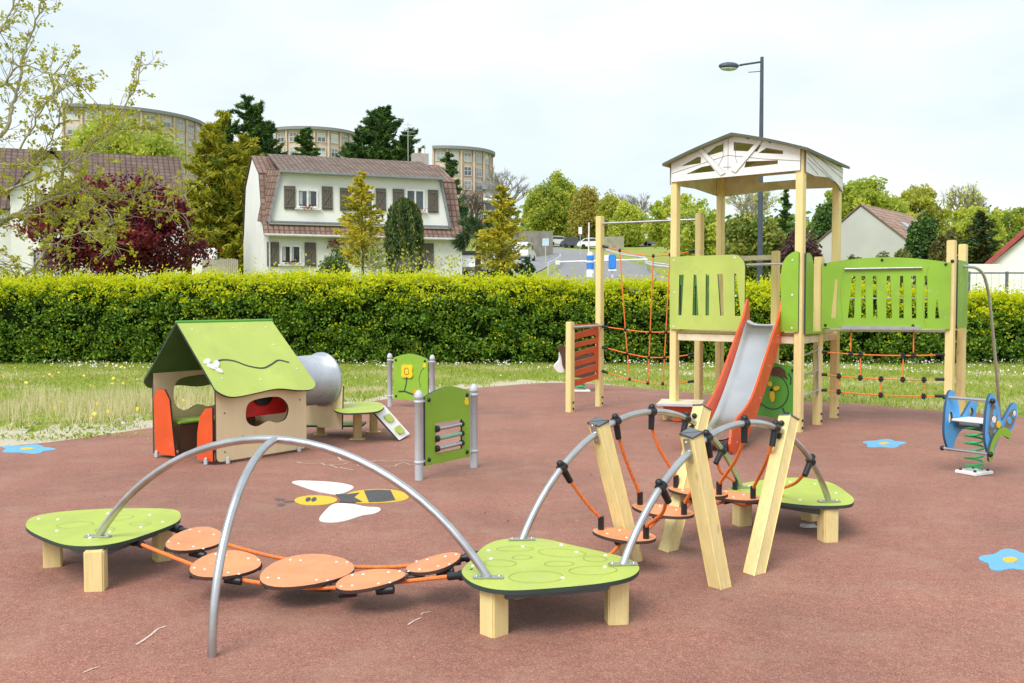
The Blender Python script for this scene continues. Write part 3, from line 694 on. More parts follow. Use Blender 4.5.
# back, left side rails
for z in (2.10, 2.02):
    b = MB(); b.tube([BL+Z*z, BB+Z*z], .017, 8) if z > 2.05 else b.tube([TL+fu*1.07+Z*(z+.02)-nf*0+nf*.04, TL+fu*1.60+Z*(z+.02)+nf*.04], .015, 8); b.build('rail', M_STEEL, tw)
b = MB(); b.beam(BL+Z*2.20, BB+Z*2.20, .03,.07); b.build('rail', M_BEIGE, tw)
outer = rrect(.10, pz0, LS-.1, 1.95, .1, 5)
sl2 = [fslot(.3+k*.27, .3+k*.27, .05+.02*(k % 2), .07-.02*(k % 2), 1.38, 1.80) for k in range(5)]
panel(TL, su, outer, sl2, off=-ss*.06, mats=(M_DGREEN, M_EDGE))
# hanging rope at back
b = MB(); b.tube([BL.lerp(BR,.62)+Z*2.2, BL.lerp(BR,.62)+Z*1.2], .012, 8); b.build('climbing_rope', M_ROPE, tw)
# clock play board under the deck
ck = MB(); a0, a1 = 1.10, 1.66
ck.plate(TL-nf*.10, fu, Z, [(a0-.1,.16),(a1+.02,.12),(a1+.02,.78),(a0+.16,.83),(a0-.1,.83)], th=.022, mf=0, ms=1); cko = ck.build('play_board', [M_DGREEN, M_EDGE], tw)
S = lambda x, z, h=0: TL-nf*.10+nf*(.0115+h)+fu*(x+.05)+Z*z
b = MB(); b.strip([S(1.33+.215*math.cos(R(a)), .46+.22*math.sin(R(a))) for a in range(0,361,15)], .016, nf, h=.002)
for pp in ([(1.18,.30),(1.14,.24),(1.09,.19)],[(1.47,.27),(1.50,.20)],[(1.44,.17),(1.50,.20),(1.56,.21)],[(1.54,.70),(1.58,.64),(1.57,.56)],[(1.50,.66),(1.53,.62)]): b.strip([S(*q) for q in pp], .02, nf, h=.003)
b.build('engraving', M_EDGE, cko)
b = MB(); b.plate(TL-nf*.10, fu, Z, [(1.45+.11*math.cos(R(a)), .68+.095*math.sin(R(a))) for a in range(-20,201,15)], th=.012, off=sf*.016); b.build('bell', M_BROWN, cko)
b = MB()
for q_ in ((1.385,.405,.034,.075,.1),(1.44,.505,.045,.028,.3),(1.355,.555,.03,.034,.5)): b.plate(TL-nf*.10, fu, Z, ell(*q_[:4],14,q_[4]), th=.012, off=sf*(.020+.002*(q_[0] > 1.4)))
b.build('clock_hands', M_YELLOW, cko)
b = MB(); b.ball(S(1.325,.485,.02), .02); [b.ball(S(*q,.01), .018) for q in ((1.60,.74),(1.08,.22),(1.61,.17))]; b.each('bolt_cap', M_BLACK, cko)
# slide
sc = TL+fu*1.315+nf*.02; sd = Vector((-.465,-.885,0)).normalized(); sw = Vector((-sd.y,sd.x,0)); sw = sw if sw.x > 0 else -sw
prof = [(-.08,1.30),(.06,1.29),(.20,1.20),(.60,.86),(1.05,.52),(1.40,.30),(1.62,.20),(1.80,.155),(2.02,.14),(2.20,.14)]
pc = cr_open([(x,z,0) for x,z in prof], 5); hw = .20
slide = bpy.data.objects.new('slide', None); C.objects.link(slide); slide.parent = tw
vs = []; fs = []; ns_ = 9
for p in pc:
    for j in range(ns_):
        q = -hw+2*hw*j/(ns_-1); vs.append(sc+sd*p.x+sw*q+Z*(p.y+.05*(abs(q)/hw)**4))
for i in range(len(pc)-1):
    for j in range(ns_-1): k = i*ns_+j; fs.append((k, k+1, k+ns_+1, k+ns_))
b = MB(); b.add(vs, fs, 0, True); b.add([p-Z*.012 for p in vs], [f[::-1] for f in fs], 0, True); b.build('chute', M_SHEET, slide)
for sg in (-1,1):
    top = [(-.08,1.52),(-.02,1.61),(.04,1.58),(.20,1.38),(.45,1.21),(.80,.96),(1.15,.71),(1.45,.52),(1.75,.42),(2.05,.36),(2.27,.26)]
    bot = [(2.32,.12),(2.26,.02),(2.1,.0),(1.85,.02),(1.5,.16),(1.1,.40),(.6,.74),(.2,1.03),(-.02,1.12),(-.12,1.15)]
    lp = [(p.x,p.y) for p in cr_open([(x,z,0) for x,z in top], 3)]+[(p.x,p.y) for p in cr_open([(x,z,0) for x,z in bot], 3)]
    b = MB(); b.plate(sc+sw*sg*(hw+.015), sd, Z, lp[::-1], th=.024, mf=0); sdp = b.build('side_board', M_ORANGE, slide)
    b = MB()
    for i in range(0, len(prof)-1): b.lathe(sc+sw*sg*(hw+.027)+sd*(prof[i][0]+.05)+Z*(prof[i][1]-.03), [(.009,0),(.007,.004)], 8, axis=sw*sg)
    b.each('bolt_cap', M_BOLT, sdp)
b = MB()
for z_ in (1.50,1.40,1.34): b.plate(sc+sw*(hw+.015), sd, Z, rrect(-.07,z_-.03,-.02,z_+.02,.01), th=.006, off=(-.016))
b.each('warning_sticker', M_YELLOW, slide)
# ladder rungs at the right side
lx = TR.lerp(M_, .93)+ns*.02
for z in (.45,.71,.97):
    b = MB(); b.tube([TR+Z*(z-.06)+su*.04, lx+Z*z], .014, 8); b.build('rung', M_STEEL, tw)
b = MB(); b.tube([lx+Z*.40, lx+Z*1.02], .014, 8); b.build('ladder_tube', M_STEEL, tw)
b = MB(); b.box(M_.lerp(TR,.3)+Z*1.19, (.55,.16,.03), Matrix((su,ns,Z)).transposed()); b.build('floor_board', M_GREEN, tw)
# low step at the left front
b = MB(); c_ = D(681,402,13.15); cst = Vector((c_.x,c_.y,.24))
b.box(cst, (.58,.62,.03), Matrix((Vector((.97,-.25,0)),Vector((.25,.97,0)),Z)).transposed(), .006); b.build('step_board', M_BEIGE, tw)
b = MB(); b.box(cst+Vector((-.06,-.33,.0)), (.60,.03,.034), Matrix((Vector((.97,-.25,0)),Vector((.25,.97,0)),Z)).transposed(), .004); b.build('step_edge', M_GREYP, tw)
b = MB(); b.plate(cst+Vector((-.02,-.20,-.24)), Vector((.97,-.25,0)), Z, [(-.12,.02),(.14,.02),(.22,.21),(-.25,.21),(-.22,.12),(-.02,.13)], th=.02); b.build('step_support', M_ORANGE, tw)
for dx in (-.2,.2):
    b = MB(); b.beam(cst+Vector((dx,.05,-.24)), cst+Vector((dx,.05,-.015)), .06,.06); b.build('step_leg', M_POST, tw)
# roof : gable with ridge running from front face to back
def roofpt(s, d, z): return TL+fu*s+su*d+Z*z
zr_, ze_ = 3.65, 3.40
for sg in (-1,1):
    vs = []; fs = []; nn_ = 8; md = 7
    for i in range(nn_+1):
        t_ = i/nn_; s = LF/2+sg*t_*(LF/2+.13); z = zr_-(zr_-ze_+.04)*t_-.015*math.sin(PI*t_)*-1
        for j in range(md+1): vs.append(roofpt(s, -.17+(LS+.34)*j/md, z))
    for i in range(nn_):
        for j in range(md):
            k = i*(md+1)+j; fs.append((k,k+1,k+md+2,k+md+1) if sg < 0 else (k,k+md+1,k+md+2,k+1))
    b = MB(); n0 = len(vs); b.add(vs, [f[::-1] for f in fs], 0, True); b.add([v_+Z*.034 for v_ in vs], fs, 1, True)
    ed = [j for j in range(md+1)]+[i*(md+1)+md for i in range(1,nn_+1)]+[nn_*(md+1)+j for j in range(md-1,-1,-1)]+[i*(md+1) for i in range(nn_-1,0,-1)]
    b.add([vs[i] for i in ed]+[vs[i]+Z*.034 for i in ed], [(i,(i+1) % len(ed),(i+1) % len(ed)+len(ed),i+len(ed)) for i in range(len(ed))], 1)
    b.build('roof_board', [M_OLIVE, mat('dark_olive_edge', (.09,.11,.07), .6)], tw)
def zm(x, y): # traced on the front truss: picture-like units to (s, z)
    s = (x-90)/565*(LF+.06)-.03; yb = 262-(x-95)*.077
    return (s, 3.15+(yb-y)/304)
out = [zm(92,262),zm(652,219),zm(652,130),zm(500,106),zm(345,80),zm(220,122),zm(92,185)]
hl = [[(150,196),(225,187),(226,168),(215,166)],[(250,160),(325,143),(325,120),(300,126)],[(175,228),(285,219),(268,200),(235,205)],[(386,141),(468,146),(482,126),(386,114)],[(492,153),(575,158),(575,148),(520,138)],[(435,205),(550,195),(550,184),(442,186)]]
hl = [[zm(*p) for p in h] for h in hl]
def grow(h, k=1.22):
    cx_ = sum(p[0] for p in h)/len(h); cy_ = sum(p[1] for p in h)/len(h); return [(cx_+(p[0]-cx_)*k, cy_+(p[1]-cy_)*k) for p in h]
def ccw(h):
    a = sum(h[i][0]*h[(i+1) % len(h)][1]-h[(i+1) % len(h)][0]*h[i][1] for i in range(len(h))); return h if a > 0 else h[::-1]
b = MB(); b.plate(TL, fu, Z, ccw(out), [ccw(grow(h))[::-1] for h in hl], th=.018, mf=0, ms=1, mb_=2, off=sf*.06)
trs = b.build('truss_board', [M_WHITE, M_CAP, M_BEIGE], tw)
b = MB()
for h in ([(222,140),(238,133),(342,228),(322,236)],[(498,112),(484,104),(368,218),(388,226)]):
    b.plate(TL, fu, Z, ccw([zm(*p) for p in h]), th=.014, mf=0, ms=1, off=sf*.077)
b.each('brace_board', [M_WHITE, M_CAP], trs)
b = MB()
for L_ in ([(95,228),(330,165),(350,160)],[(350,160),(500,176),(652,186)],[(352,82),(352,215)],[(330,110),(330,165)],[(384,115),(384,168)],[(330,165),(300,215)],[(384,168),(400,212)],[(330,205),(365,205)]):
    b.strip([TL+fu*zm(*p)[0]+Z*zm(*p)[1]+nf*.0695 for p in L_], .006, nf, h=.002)
b.build('engraving', M_CAP, trs)
b = MB(); [b.ball(TL+fu*zm(*p)[0]+Z*zm(*p)[1]+nf*.075, .016) for p in ((190,143),(278,110),(437,97),(530,114))]; b.each('bolt_cap', M_BLACK, trs)
out = [(-.03,3.13),(.35,3.12),(LS*.6,3.17),(LS-.3,3.13),(LS+.03,3.05),(LS+.03,3.36),(-.03,3.40)]
hl = [fslot(.55,.40,.02,.02,3.22,3.33)]
b = MB(); b.plate(TR, su, Z, ccw(out), th=.018, mf=0, ms=1, mb_=2, off=ss*.06)
tr2 = b.build('truss_board', [M_WHITE, M_CAP, M_BEIGE], tw)
b = MB()
for L_ in ([(0,3.36),(LS,3.08)],[(0,3.30),(LS*.7,3.14)],[(0,3.25),(LS*.3,3.15)],[(.3,3.39),(LS,3.22)],[(0,3.385),(LS,3.30)]): b.strip([TR+su*p[0]+Z*p[1]+ns*.0695 for p in L_], .007, ns, h=.002)
b.build('engraving', M_CAP, tr2)
out = [(-.03,3.12),(LS*.5,3.15),(LS+.03,3.12),(LS+.03,3.38),(-.03,3.40)]
b = MB(); b.plate(TL, su, Z, ccw(out), th=.018, mf=0, ms=1, off=-ss*.06); b.build('eaves_board', [M_BEIGE, M_CAP], tw)
out = [(-.03,3.11),(LF*.5,3.15),(LF+.03,3.11),(LF+.03,3.39),(LF/2,3.66),(-.03,3.39)]
b = MB(); b.plate(BL, fu, Z, ccw(out), [ccw(rrect(LF*.5-.3,3.27,LF*.5+.3,3.36,.02))[::-1]], th=.018, mf=0, ms=1, off=-sf*.06); b.build('eaves_board', [M_BEIGE, M_CAP], tw)

# orange climbing board between the two posts at the left
cu = (NA-CP).normalized(); LC = (NA-CP).length
def wav(z0, z1, x0, x1): return [(x0,z0),(x1,z0+.06),(x1+.03,z0+.09),(x1,z1+.05),(x0,z1)]
hs = []
for k in range(6):
    z = .44+k*.135; w = [.06,.065,.065,.065,.055,.08][k]
    L0, R0 = .0+.05, LC-.10
    hs.append([(L0,z),(R0-.05*(k % 3),z+.05+.02*(k % 2)),(R0+.02-.05*(k % 3),z+.07+.02*(k % 2)),(R0-.03-.05*(k % 3),z+.055+w*.9),(L0,z+w)])
b = MB(); b.plate(CP, cu, Z, [(.03,.35),(LC-.03,.42),(LC-.03,1.25),(.03,1.25)], [h[::-1] for h in hs], th=.022, mf=0, ms=1)
b.build('climbing_board', [M_ORANGE, mat('dark_orange_edge',(.35,.05,.02),.5)], tw)
b = MB(); b.tube([CP+Z*1.21+cu*.03-Vector((-.02,.06,0)), NA+Z*1.22-Vector((-.02,.06,0))], .02, 10); b.build('rail', M_STEEL, tw)
# rope net between the tall post and tower
NU = NB-NA
b = MB(); b.tube([NA+Z*2.74, NB+Z*2.74], .017, 10); b.build('rail', M_STEEL, tw)
net = bpy.data.objects.new('climbing_net', None); C.objects.link(net); net.parent = tw
def nrope(z0, z1, z2):
    return cr_open([NA+NU*.04+Z*z0, NA+NU*.35+Z*(z1+(z0-z1)*.25), NA+NU*.55+Z*z1, NA+NU*.8+Z*(z1+(z2-z1)*.4), NA+NU*.95+Z*z2], 5)
rows = [nrope(2.40,2.24,2.30), nrope(1.20,1.13,1.18), nrope(.89,.76,.83), nrope(.53,.38,.44)]
for r_ in rows:
    b = MB(); b.tube(r_, .009, 7); b.build('rope', M_ROPE, net)
b = MB(); J = []
for (t0, t1) in ((.13,.22),(.50,.44),(.66,.60)):
    tops = at(rows[0], t0); mids = [at(rows[k], t0+(t1-t0)*q) for k, q in ((1,.55),(2,.75),(3,1.0))]
    b = MB(); b.tube([tops]+mids, .009, 7); b.build('rope', M_ROPE, net); J += [tops]+mids
b = MB()
for p in J: b.ball(p, .024, sc=(1,1,1.2))
for r_ in rows:
    for e, q in ((r_[0], r_[2]), (r_[-1], r_[-3])): d = (q-e).normalized(); b.tube([e-d*.03, e+d*.08], .02, 8)
b.each('rope_clamp', M_BLACK, net)
# bridge
bu = (BN-M_).normalized(); LB = (BN-M_).length; nb = bu.cross(Z); nb = nb if nb.y < 0 else -nb; sb = 1 if bu.cross(Z).dot(nb) > 0 else -1
outer = [(.03,1.24),(LB-.02,1.24),(LB-.02,2.06)]+[(LB*(1-k/12), 2.06+.075*math.sin(PI*k/12)) for k in range(1,12)]+[(.03,2.06)]
px = [(.18,.21,.06,.035),(.39,.415,.075,.04),(.54,.53,.055,.045),(.68,.665,.05,.04),(.845,.83,.07,.04),(.99,.985,.055,.035),(1.14,1.125,.05,.055),(1.28,1.27,.035,.03),(1.41,1.40,.05,.01)]
hs = [fslot(a, c, w0, w1, 1.37, (1.86 if k == 0 else 1.90 if k < 8 else 1.6)) for k, (a, c, w0, w1) in enumerate(px)]
pl = panel(M_, bu, outer, hs, off=sb*.062, mats=(M_GREEN, M_EDGE))
W_ = lambda s, z, o=.075: M_+bu*s+Z*z+nb*o
b = MB(); [b.ball(W_(s, z), .018) for s, z in ((.07,2.05),(.75,2.10),(LB-.08,2.04),(LB-.45,1.28),(.08,1.28))]; b.each('bolt_cap', M_BLACK, pl)
b = MB(); b.strip([W_(s,z,.0735) for s,z in [(.30,1.26),(.27,1.5),(.26,1.75),(.30,2.02)]], .006, nb); b.strip([W_(s,z,.0735) for s,z in [(LB-.30,1.26),(LB-.34,1.5),(LB-.33,1.75),(LB-.28,2.02)]], .006, nb); b.build('engraving', M_LINE, pl)
b = MB(); b.tube([W_(.30,1.99,.095), W_(1.22,2.0,.095)], .014, 10); b.build('rail', M_STEEL, tw)
b = MB(); b.beam(W_(.27,1.25,.09), W_(1.22,1.245,.09), .03, .045); b.build('rail', M_STEEL, tw)
q = [M_+bu*.06, BN-bu*.05, BF-bu*.05, BR+bu*.06]
b = MB(); b.plate((0,0,1.21), (1,0,0), (0,1,0), [(p.x,p.y) for p in q], th=.025); b.build('bridge_floor', M_BEIGE, tw)
for z in (1.62, 2.05):
    b = MB(); b.tube([BR+Z*z, BF+Z*z], .012, 8); b.build('rail', M_STEEL, tw)
eu = (BF-BN).normalized(); ne = eu.cross(Z); se_ = 1 if ne.x > 0 else -1
panel(BN, eu, rrect(.06,1.24,(BF-BN).length-.02,2.1,.06), off=se_*.06, mats=(M_GREEN, M_EDGE))
# traverse net under the bridge
net = bpy.data.objects.new('traverse_net', None); C.objects.link(net); net.parent = tw
def brope(z0, sag, z1): return [M_+bu*(LB*t_)+Z*(z0+(z1-z0)*t_-sag*4*t_*(1-t_))+nb*.0 for t_ in [.03+.94*i/12 for i in range(13)]]
rows = [brope(.94,.03,.92), brope(.65,.03,.61), brope(.45,.03,.40)]
for r_ in rows: b = MB(); b.tube(r_, .0085, 7); b.build('rope', M_ROPE, net)
b = MB(); J = []
def zat(r_, s): t_ = (s/LB-.03)/.94*12; i = max(0, min(11, int(t_))); return r_[i].lerp(r_[i+1], t_-i)
top = brope(1.22,0,1.22)
for s, a, c in ((.40,top,rows[0]),(1.15,top,rows[0]),(.52,rows[0],rows[1]),(1.03,rows[0],rows[1]),(.26,rows[1],rows[2]),(.77,rows[1],rows[2]),(1.28,rows[1],rows[2])):
    p, q = zat(a, s), zat(c, s); bb = MB(); bb.tube([p, q], .0085, 7); bb.build('rope', M_ROPE, net); J += [q, p] if a is not top else [q]
for p in J: b.tube([p-Z*.035, p+Z*.035], .022, 8); b.tube([p-bu*.03, p+bu*.03], .02, 8)
for r_ in rows:
    b.tube([r_[0]-bu*.02, r_[0]+bu*.07], .02, 8); b.tube([r_[-1]+bu*.02, r_[-1]-bu*.12], .02, 8)
b.each('rope_clamp', M_BLACK, net, [2]*len(J)+[1]*6)
# fireman pole
p0 = BN+Z*2.08+Vector((.08,.3,0)); ge = Vector((6.55,13.2,0))
hd = Vector((ge.x-p0.x, ge.y-p0.y, 0)).normalized(); 
b = MB(); b.tube(cr_open([p0, D(966,266.5,12.85), D(976,268,12.92), D(983,274,12.97), D(987,286,13.0), D(990,305,13.05), D(994,345,13.12), D(998,390,13.2), G(999.5,419)], 6), .02, 10); b.build('fireman_pole', M_STEEL, tw)
b = MB(); b.ball(BN+Z*2.08+nb*.055, .022); b.each('bolt_cap', M_BLACK, tw)
# ================================================================== GROUND
def ground_mat():
    m = bpy.data.materials.new('meadow_ground'); N, L = nodes_of(m); b = N['Principled BSDF']; b.inputs['Roughness'].default_value = .95; b.inputs['Specular IOR Level'].default_value = .1
    tc = N.new('ShaderNodeTexCoord')
    def noise(s, d=5):
        n = N.new('ShaderNodeTexNoise'); n.inputs['Scale'].default_value = s; n.inputs['Detail'].default_value = d; L.new(tc.outputs['Object'], n.inputs['Vector']); return n
    n1 = noise(9, 8); r1 = N.new('ShaderNodeValToRGB'); e = r1.color_ramp.elements
    e[0].position = .3; e[0].color = (.16,.22,.035,1); e[1].position = .72; e[1].color = (.42,.47,.11,1)
    L.new(n1.outputs['Fac'], r1.inputs[0])
    n2 = noise(.55, 6); r2 = N.new('ShaderNodeValToRGB'); e = r2.color_ramp.elements; e[0].position = .50; e[0].color = (0,0,0,1); e[1].position = .68; e[1].color = (1,1,1,1); L.new(n2.outputs['Fac'], r2.inputs[0])
    mx = N.new('ShaderNodeMix'); mx.data_type = 'RGBA'; L.new(r2.outputs[0], mx.inputs[0]); L.new(r1.outputs[0], mx.inputs[6]); mx.inputs[7].default_value = (.36,.34,.14,1)
    L.new(mx.outputs[2], b.inputs['Base Color'])
    bp = N.new('ShaderNodeBump'); bp.inputs['Strength'].default_value = .6; bp.inputs['Distance'].default_value = .05; n3 = noise(40, 3); L.new(n3.outputs['Fac'], bp.inputs['Height']); L.new(bp.outputs[0], b.inputs['Normal'])
    return m
def rubber_mat():
    m = bpy.data.materials.new('red_rubber_granules'); N, L = nodes_of(m); b = N['Principled BSDF']; b.inputs['Roughness'].default_value = .8; b.inputs['Specular IOR Level'].default_value = .3; b.inputs['Sheen Weight'].default_value = .20; b.inputs['Sheen Roughness'].default_value = .45; b.inputs['Sheen Tint'].default_value = (1,.93,.86,1)
    tc = N.new('ShaderNodeTexCoord')
    vo = N.new('ShaderNodeTexVoronoi'); vo.inputs['Scale'].default_value = 210; L.new(tc.outputs['Object'], vo.inputs['Vector'])
    bw_ = N.new('ShaderNodeSeparateColor'); L.new(vo.outputs['Color'], bw_.inputs[0])
    r = N.new('ShaderNodeValToRGB'); e = r.color_ramp.elements; e[0].position = 0; e[0].color = (.148,.048,.030,1); e[1].position = 1; e[1].color = (.48,.25,.19,1)
    q = e.new(.25); q.color = (.255,.090,.058,1); q = e.new(.8); q.color = (.318,.120,.079,1)
    L.new(bw_.outputs[0], r.inputs[0])
    def noise(s, d, lo, hi):
        n = N.new('ShaderNodeTexNoise'); n.inputs['Scale'].default_value = s; n.inputs['Detail'].default_value = d; n.inputs['Roughness'].default_value = .6; L.new(tc.outputs['Object'], n.inputs['Vector'])
        mr = N.new('ShaderNodeMapRange'); mr.inputs[1].default_value = .3; mr.inputs[2].default_value = .7; mr.inputs[3].default_value = lo; mr.inputs[4].default_value = hi; L.new(n.outputs['Fac'], mr.inputs[0]); return mr
    a = noise(.6, 9, .74, 1.22); c = noise(18, 6, .84, 1.16)
    mu = N.new('ShaderNodeMath'); mu.operation = 'MULTIPLY'; L.new(a.outputs[0], mu.inputs[0]); L.new(c.outputs[0], mu.inputs[1])
    vm = N.new('ShaderNodeVectorMath'); vm.operation = 'SCALE'; L.new(r.outputs[0], vm.inputs[0]); L.new(mu.outputs[0], vm.inputs['Scale'])
    # pale dusty patches
    d = noise(2.3, 7, -.25, .30); d.clamp = True
    mx = N.new('ShaderNodeMix'); mx.data_type = 'RGBA'; L.new(d.outputs[0], mx.inputs[0]); L.new(vm.outputs[0], mx.inputs[6]); mx.inputs[7].default_value = (.42,.26,.18,1)
    L.new(mx.outputs[2], b.inputs['Base Color'])
    bp = N.new('ShaderNodeBump'); bp.inputs['Strength'].default_value = .55; bp.inputs['Distance'].default_value = .004; L.new(vo.outputs['Distance'], bp.inputs['Height']); L.new(bp.outputs[0], b.inputs['Normal'])
    return m
ys = np.concatenate([np.linspace(-40,26,12), np.linspace(27,70,44), np.linspace(73,200,52), np.linspace(210,900,20)])
xs = np.linspace(-500, 500, 81)
vv = []; ff = []
for y in ys:
    for x in xs: vv.append((x, y, H(y)-.012))
nx = len(xs)
for i in range(len(ys)-1):
    for j in range(nx-1): k = i*nx+j; ff.append((k,k+1,k+nx+1,k+nx))
b = MB(); b.add(vv, ff, 0, True); tag(b.build('terrain', ground_mat()), kind='structure')
edge_px = [(-60,455),(0,447),(60,441),(150,428),(240,414),(310,408),(370,401.5),(440,391.5),(500,386),(545,383),(590,383.5),(640,388),(720,395),(800,401),(860,404),(940,411),(1024,417),(1120,427)]
edge = [G(x,y,.0) for x, y in edge_px]
edge = [Vector((p.x,p.y,0)) for p in cr_open(edge, 6)]
poly = [(p.x, p.y) for p in edge]+[(12,-6),(-12,-6),(-12,7)]
b = MB(); b.plate((0,0,-.008), (1,0,0), (0,1,0), poly[::-1], th=.02); tag(b.build('rubber_surface', rubber_mat()), kind='structure')
# gravel strip at the edge
def gravel_mat():
    return mat('sandy_gravel', (.40,.36,.25), .95, col2=(.58,.54,.42), scale=30, bump=.6, bscale=70, detail=8)
b = MB(); st = [p for p in edge if p.x < 3.2]; vs = []; fs = []
for i, p in enumerate(st):
    n = Vector((-.25,1,0)).normalized(); w = max(.02, (1.9 if p.x < -3 else .8)*(1+.35*math.sin(i*1.7)+.25*math.sin(i*.63))) 
    if p.x > 0: w *= max(.05, 1-p.x/3)
    vs += [p+Vector((0,0,-.004))-n*.1, p+n*w+Vector((0,0,-.004))]
for i in range(len(st)-1): fs.append((2*i+1, 2*i, 2*i+2, 2*i+3))
b.add(vs, [f[::-1] for f in fs]); tag(b.build('gravel_path', gravel_mat()), kind='structure')
# grass blades
def blades(name, n, xr, yr, h, w, mats, mid, keep, lean=.4, label='', cat='grass', kind='stuff', z=0):
    x = RNG.uniform(*xr, n); y = RNG.uniform(*yr, n); k = keep(x, y); x, y = x[k], y[k]; n = len(x)
    a = RNG.uniform(0, 2*PI, n); hh = h*RNG.uniform(.5,1.4,n); ww = w*RNG.uniform(.7,1.3,n); l = lean*RNG.normal(size=(n,2))
    P = np.stack([x,y,np.full(n,z)],1); s = np.stack([np.cos(a)*ww/2, np.sin(a)*ww/2, np.zeros(n)],1); t = P+np.stack([l[:,0]*hh, l[:,1]*hh, hh],1)
    V = np.stack([P-s, P+s, t],1).reshape(-1,3)
    me = bpy.data.meshes.new(name); me.vertices.add(3*n); me.vertices.foreach_set('co', V.ravel()); me.loops.add(3*n); me.loops.foreach_set('vertex_index', np.arange(3*n, dtype=np.int32))
    me.polygons.add(n); me.polygons.foreach_set('loop_start', np.arange(0,3*n,3,dtype=np.int32))
    for m in mats: me.materials.append(m)
    me.polygons.foreach_set('material_index', mid(x, y).astype(np.int32)); me.update(calc_edges=True)
    o = bpy.data.objects.new(name, me); C.objects.link(o); return tag(o, label, cat, kind=kind)
gA = leafmat('grass_blades', [(.16,.24,.03),(.32,.42,.05),(.48,.52,.10),(.24,.36,.04)], .4)
gB = leafmat('dry_grass', [(.68,.60,.34),(.82,.74,.48),(.60,.55,.26)], .45)
def nz(x, y, s, seed=0): return np.sin(x*s+seed)*np.cos(y*s*1.7+seed*2)+.6*np.sin(x*s*2.3+y*s*1.9+seed)+.4*np.sin(x*s*5.1-y*s*4.3)
def gravelzone(x, y):
    ye = np.interp(x, [p.x for p in edge], [p.y for p in edge]); w = np.where(x < -3, 1.65, .75)
    return (x < 2.5) & (y-ye < w*(1+.3*np.sin(x*6))) & (nz(x,y,2.1) < .75)
lawn = lambda x, y: (~inside(poly, x, y)) & (~gravelzone(x, y))
blades('grass', 150000, (-14.5,15.5), (10,26), .055, .016, [gA, gB], lambda x, y: ((nz(x,y,.9,1)+RNG.normal(size=len(x))*.5) > np.where((x < -3) & (y < 15.5), -.1, .8)), lambda x, y: lawn(x, y) & ((RNG.uniform(size=len(x)) < .35) | ~((((x+5.6)/1.9)**2+((y-14.6)/1.7)**2) < .9)), label='short mown green grass between the rubber surface and the hedge')
tall = lambda x, y: lawn(x, y) & ((((x+5.6)/1.9)**2+((y-14.6)/1.7)**2+.55*nz(x,y,1.9)) < .9)
blades('dry_grass', 13000, (-8.6,-2.8), (11.8,17.4), .26, .010, [gB, gA], lambda x, y: (RNG.uniform(size=len(x)) > .86), tall, .22, 'tall pale dry grass standing left of the playhouse')
# flowers
fx = RNG.uniform(-13,15,5200); fy = 25.2-RNG.exponential(3.8,5200)
k = lawn(fx, fy) & (fy > 12) & ((nz(fx,fy,.8,3)+.55*(fx > 2)+.5*(fy > 22)) > .8); fx, fy = fx[k], fy[k]
n = len(fx); dmat = mat('daisy_petals', (.80,.80,.78), .6)
tag(leaf_object('daisies', np.stack([fx,fy,RNG.uniform(.07,.12,n)],1), np.full(n,.036), [dmat], normals=np.tile([1,0,0.],(n,1)), flat=.7, aspect=.9), 'small white daisies scattered over the lawn before the hedge', 'flowers', kind='stuff')
fx = RNG.uniform(-12,-4,150); fy = RNG.uniform(11,24,150); k = lawn(fx, fy); fx, fy = fx[k], fy[k]; n = len(fx)
tag(leaf_object('dandelions', np.stack([fx,fy,RNG.uniform(.07,.13,n)],1), np.full(n,.06), [M_YELLOW], normals=np.tile([1,0,0.],(n,1)), flat=.7, aspect=.95), 'yellow dandelions dotted in the grass left of the playhouse', 'flowers', kind='stuff')
# weed tufts on the gravel
T = []
for (x, y) in ((48,440),(75,436),(98,430),(118,424),(140,420),(20,438),(105,437),(30,430),(365,397),(398,396),(345,402),(110,420)):
    g = G(x, y); r = random.uniform(.12,.28)
    a = RNG.normal(size=(70,2))*[r*.9,r*.35]; T.append(np.stack([g.x+a[:,0], g.y+a[:,1], RNG.uniform(.01,.045,70)],1))
T = np.concatenate(T); tag(leaf_object('weeds', T, np.full(len(T),.04), [gA]), 'low green weeds growing in the pale gravel edge', 'weeds', kind='stuff')

# ------------------------------------------------------------------ drawings inlaid in the rubber
PW = mat('white_inlay', (.76,.76,.72), .85, scale=150, var=.16, dirt=.4, bump=.4, bscale=200); PY = mat('yellow_inlay', (.72,.48,.04), .85, scale=150, var=.22, dirt=.35, bump=.4, bscale=200); PK = mat('charcoal_inlay', (.07,.07,.075), .85, scale=150, var=.5, dirt=.2)
PB = mat('blue_inlay', (.15,.42,.68), .85, scale=150, var=.2, dirt=.4, bump=.4, bscale=200); PG = mat('faded_charcoal_inlay', (.13,.10,.09), .85, scale=120, var=.4, dirt=.3)
def flat(pts, z, m, name, parent, smooth=True):
    P = [G(x, y, 0) for x, y in pts]; P = cr_closed(P, 4) if smooth else P
    q = ccw([(p.x,p.y) for p in P]); b = MB(); b.plate((0,0,z-.004), (1,0,0), (0,1,0), q, th=.008); return b.build(name, m, parent)
def Zp(l): return [(200+.4141*x, 400+.4141*y) for x, y in l]
g = G(345,498); bee = thing('bee_drawing', 'yellow and black bee with white wings inlaid in the red ground', 'ground drawing', g.to_tuple())
flat(Zp([(222,200),(240,196),(300,198),(340,202),(366,208),(370,214),(352,224),(328,229),(305,226),(280,221),(252,212),(235,206)]), .006, PW, 'wing', bee)
flat(Zp([(338,251),(320,254),(305,266),(290,284),(290,293),(310,297),(340,295),(365,289),(392,280),(422,275),(436,267),(430,261),(400,259),(370,253)]), .006, PW, 'wing', bee)
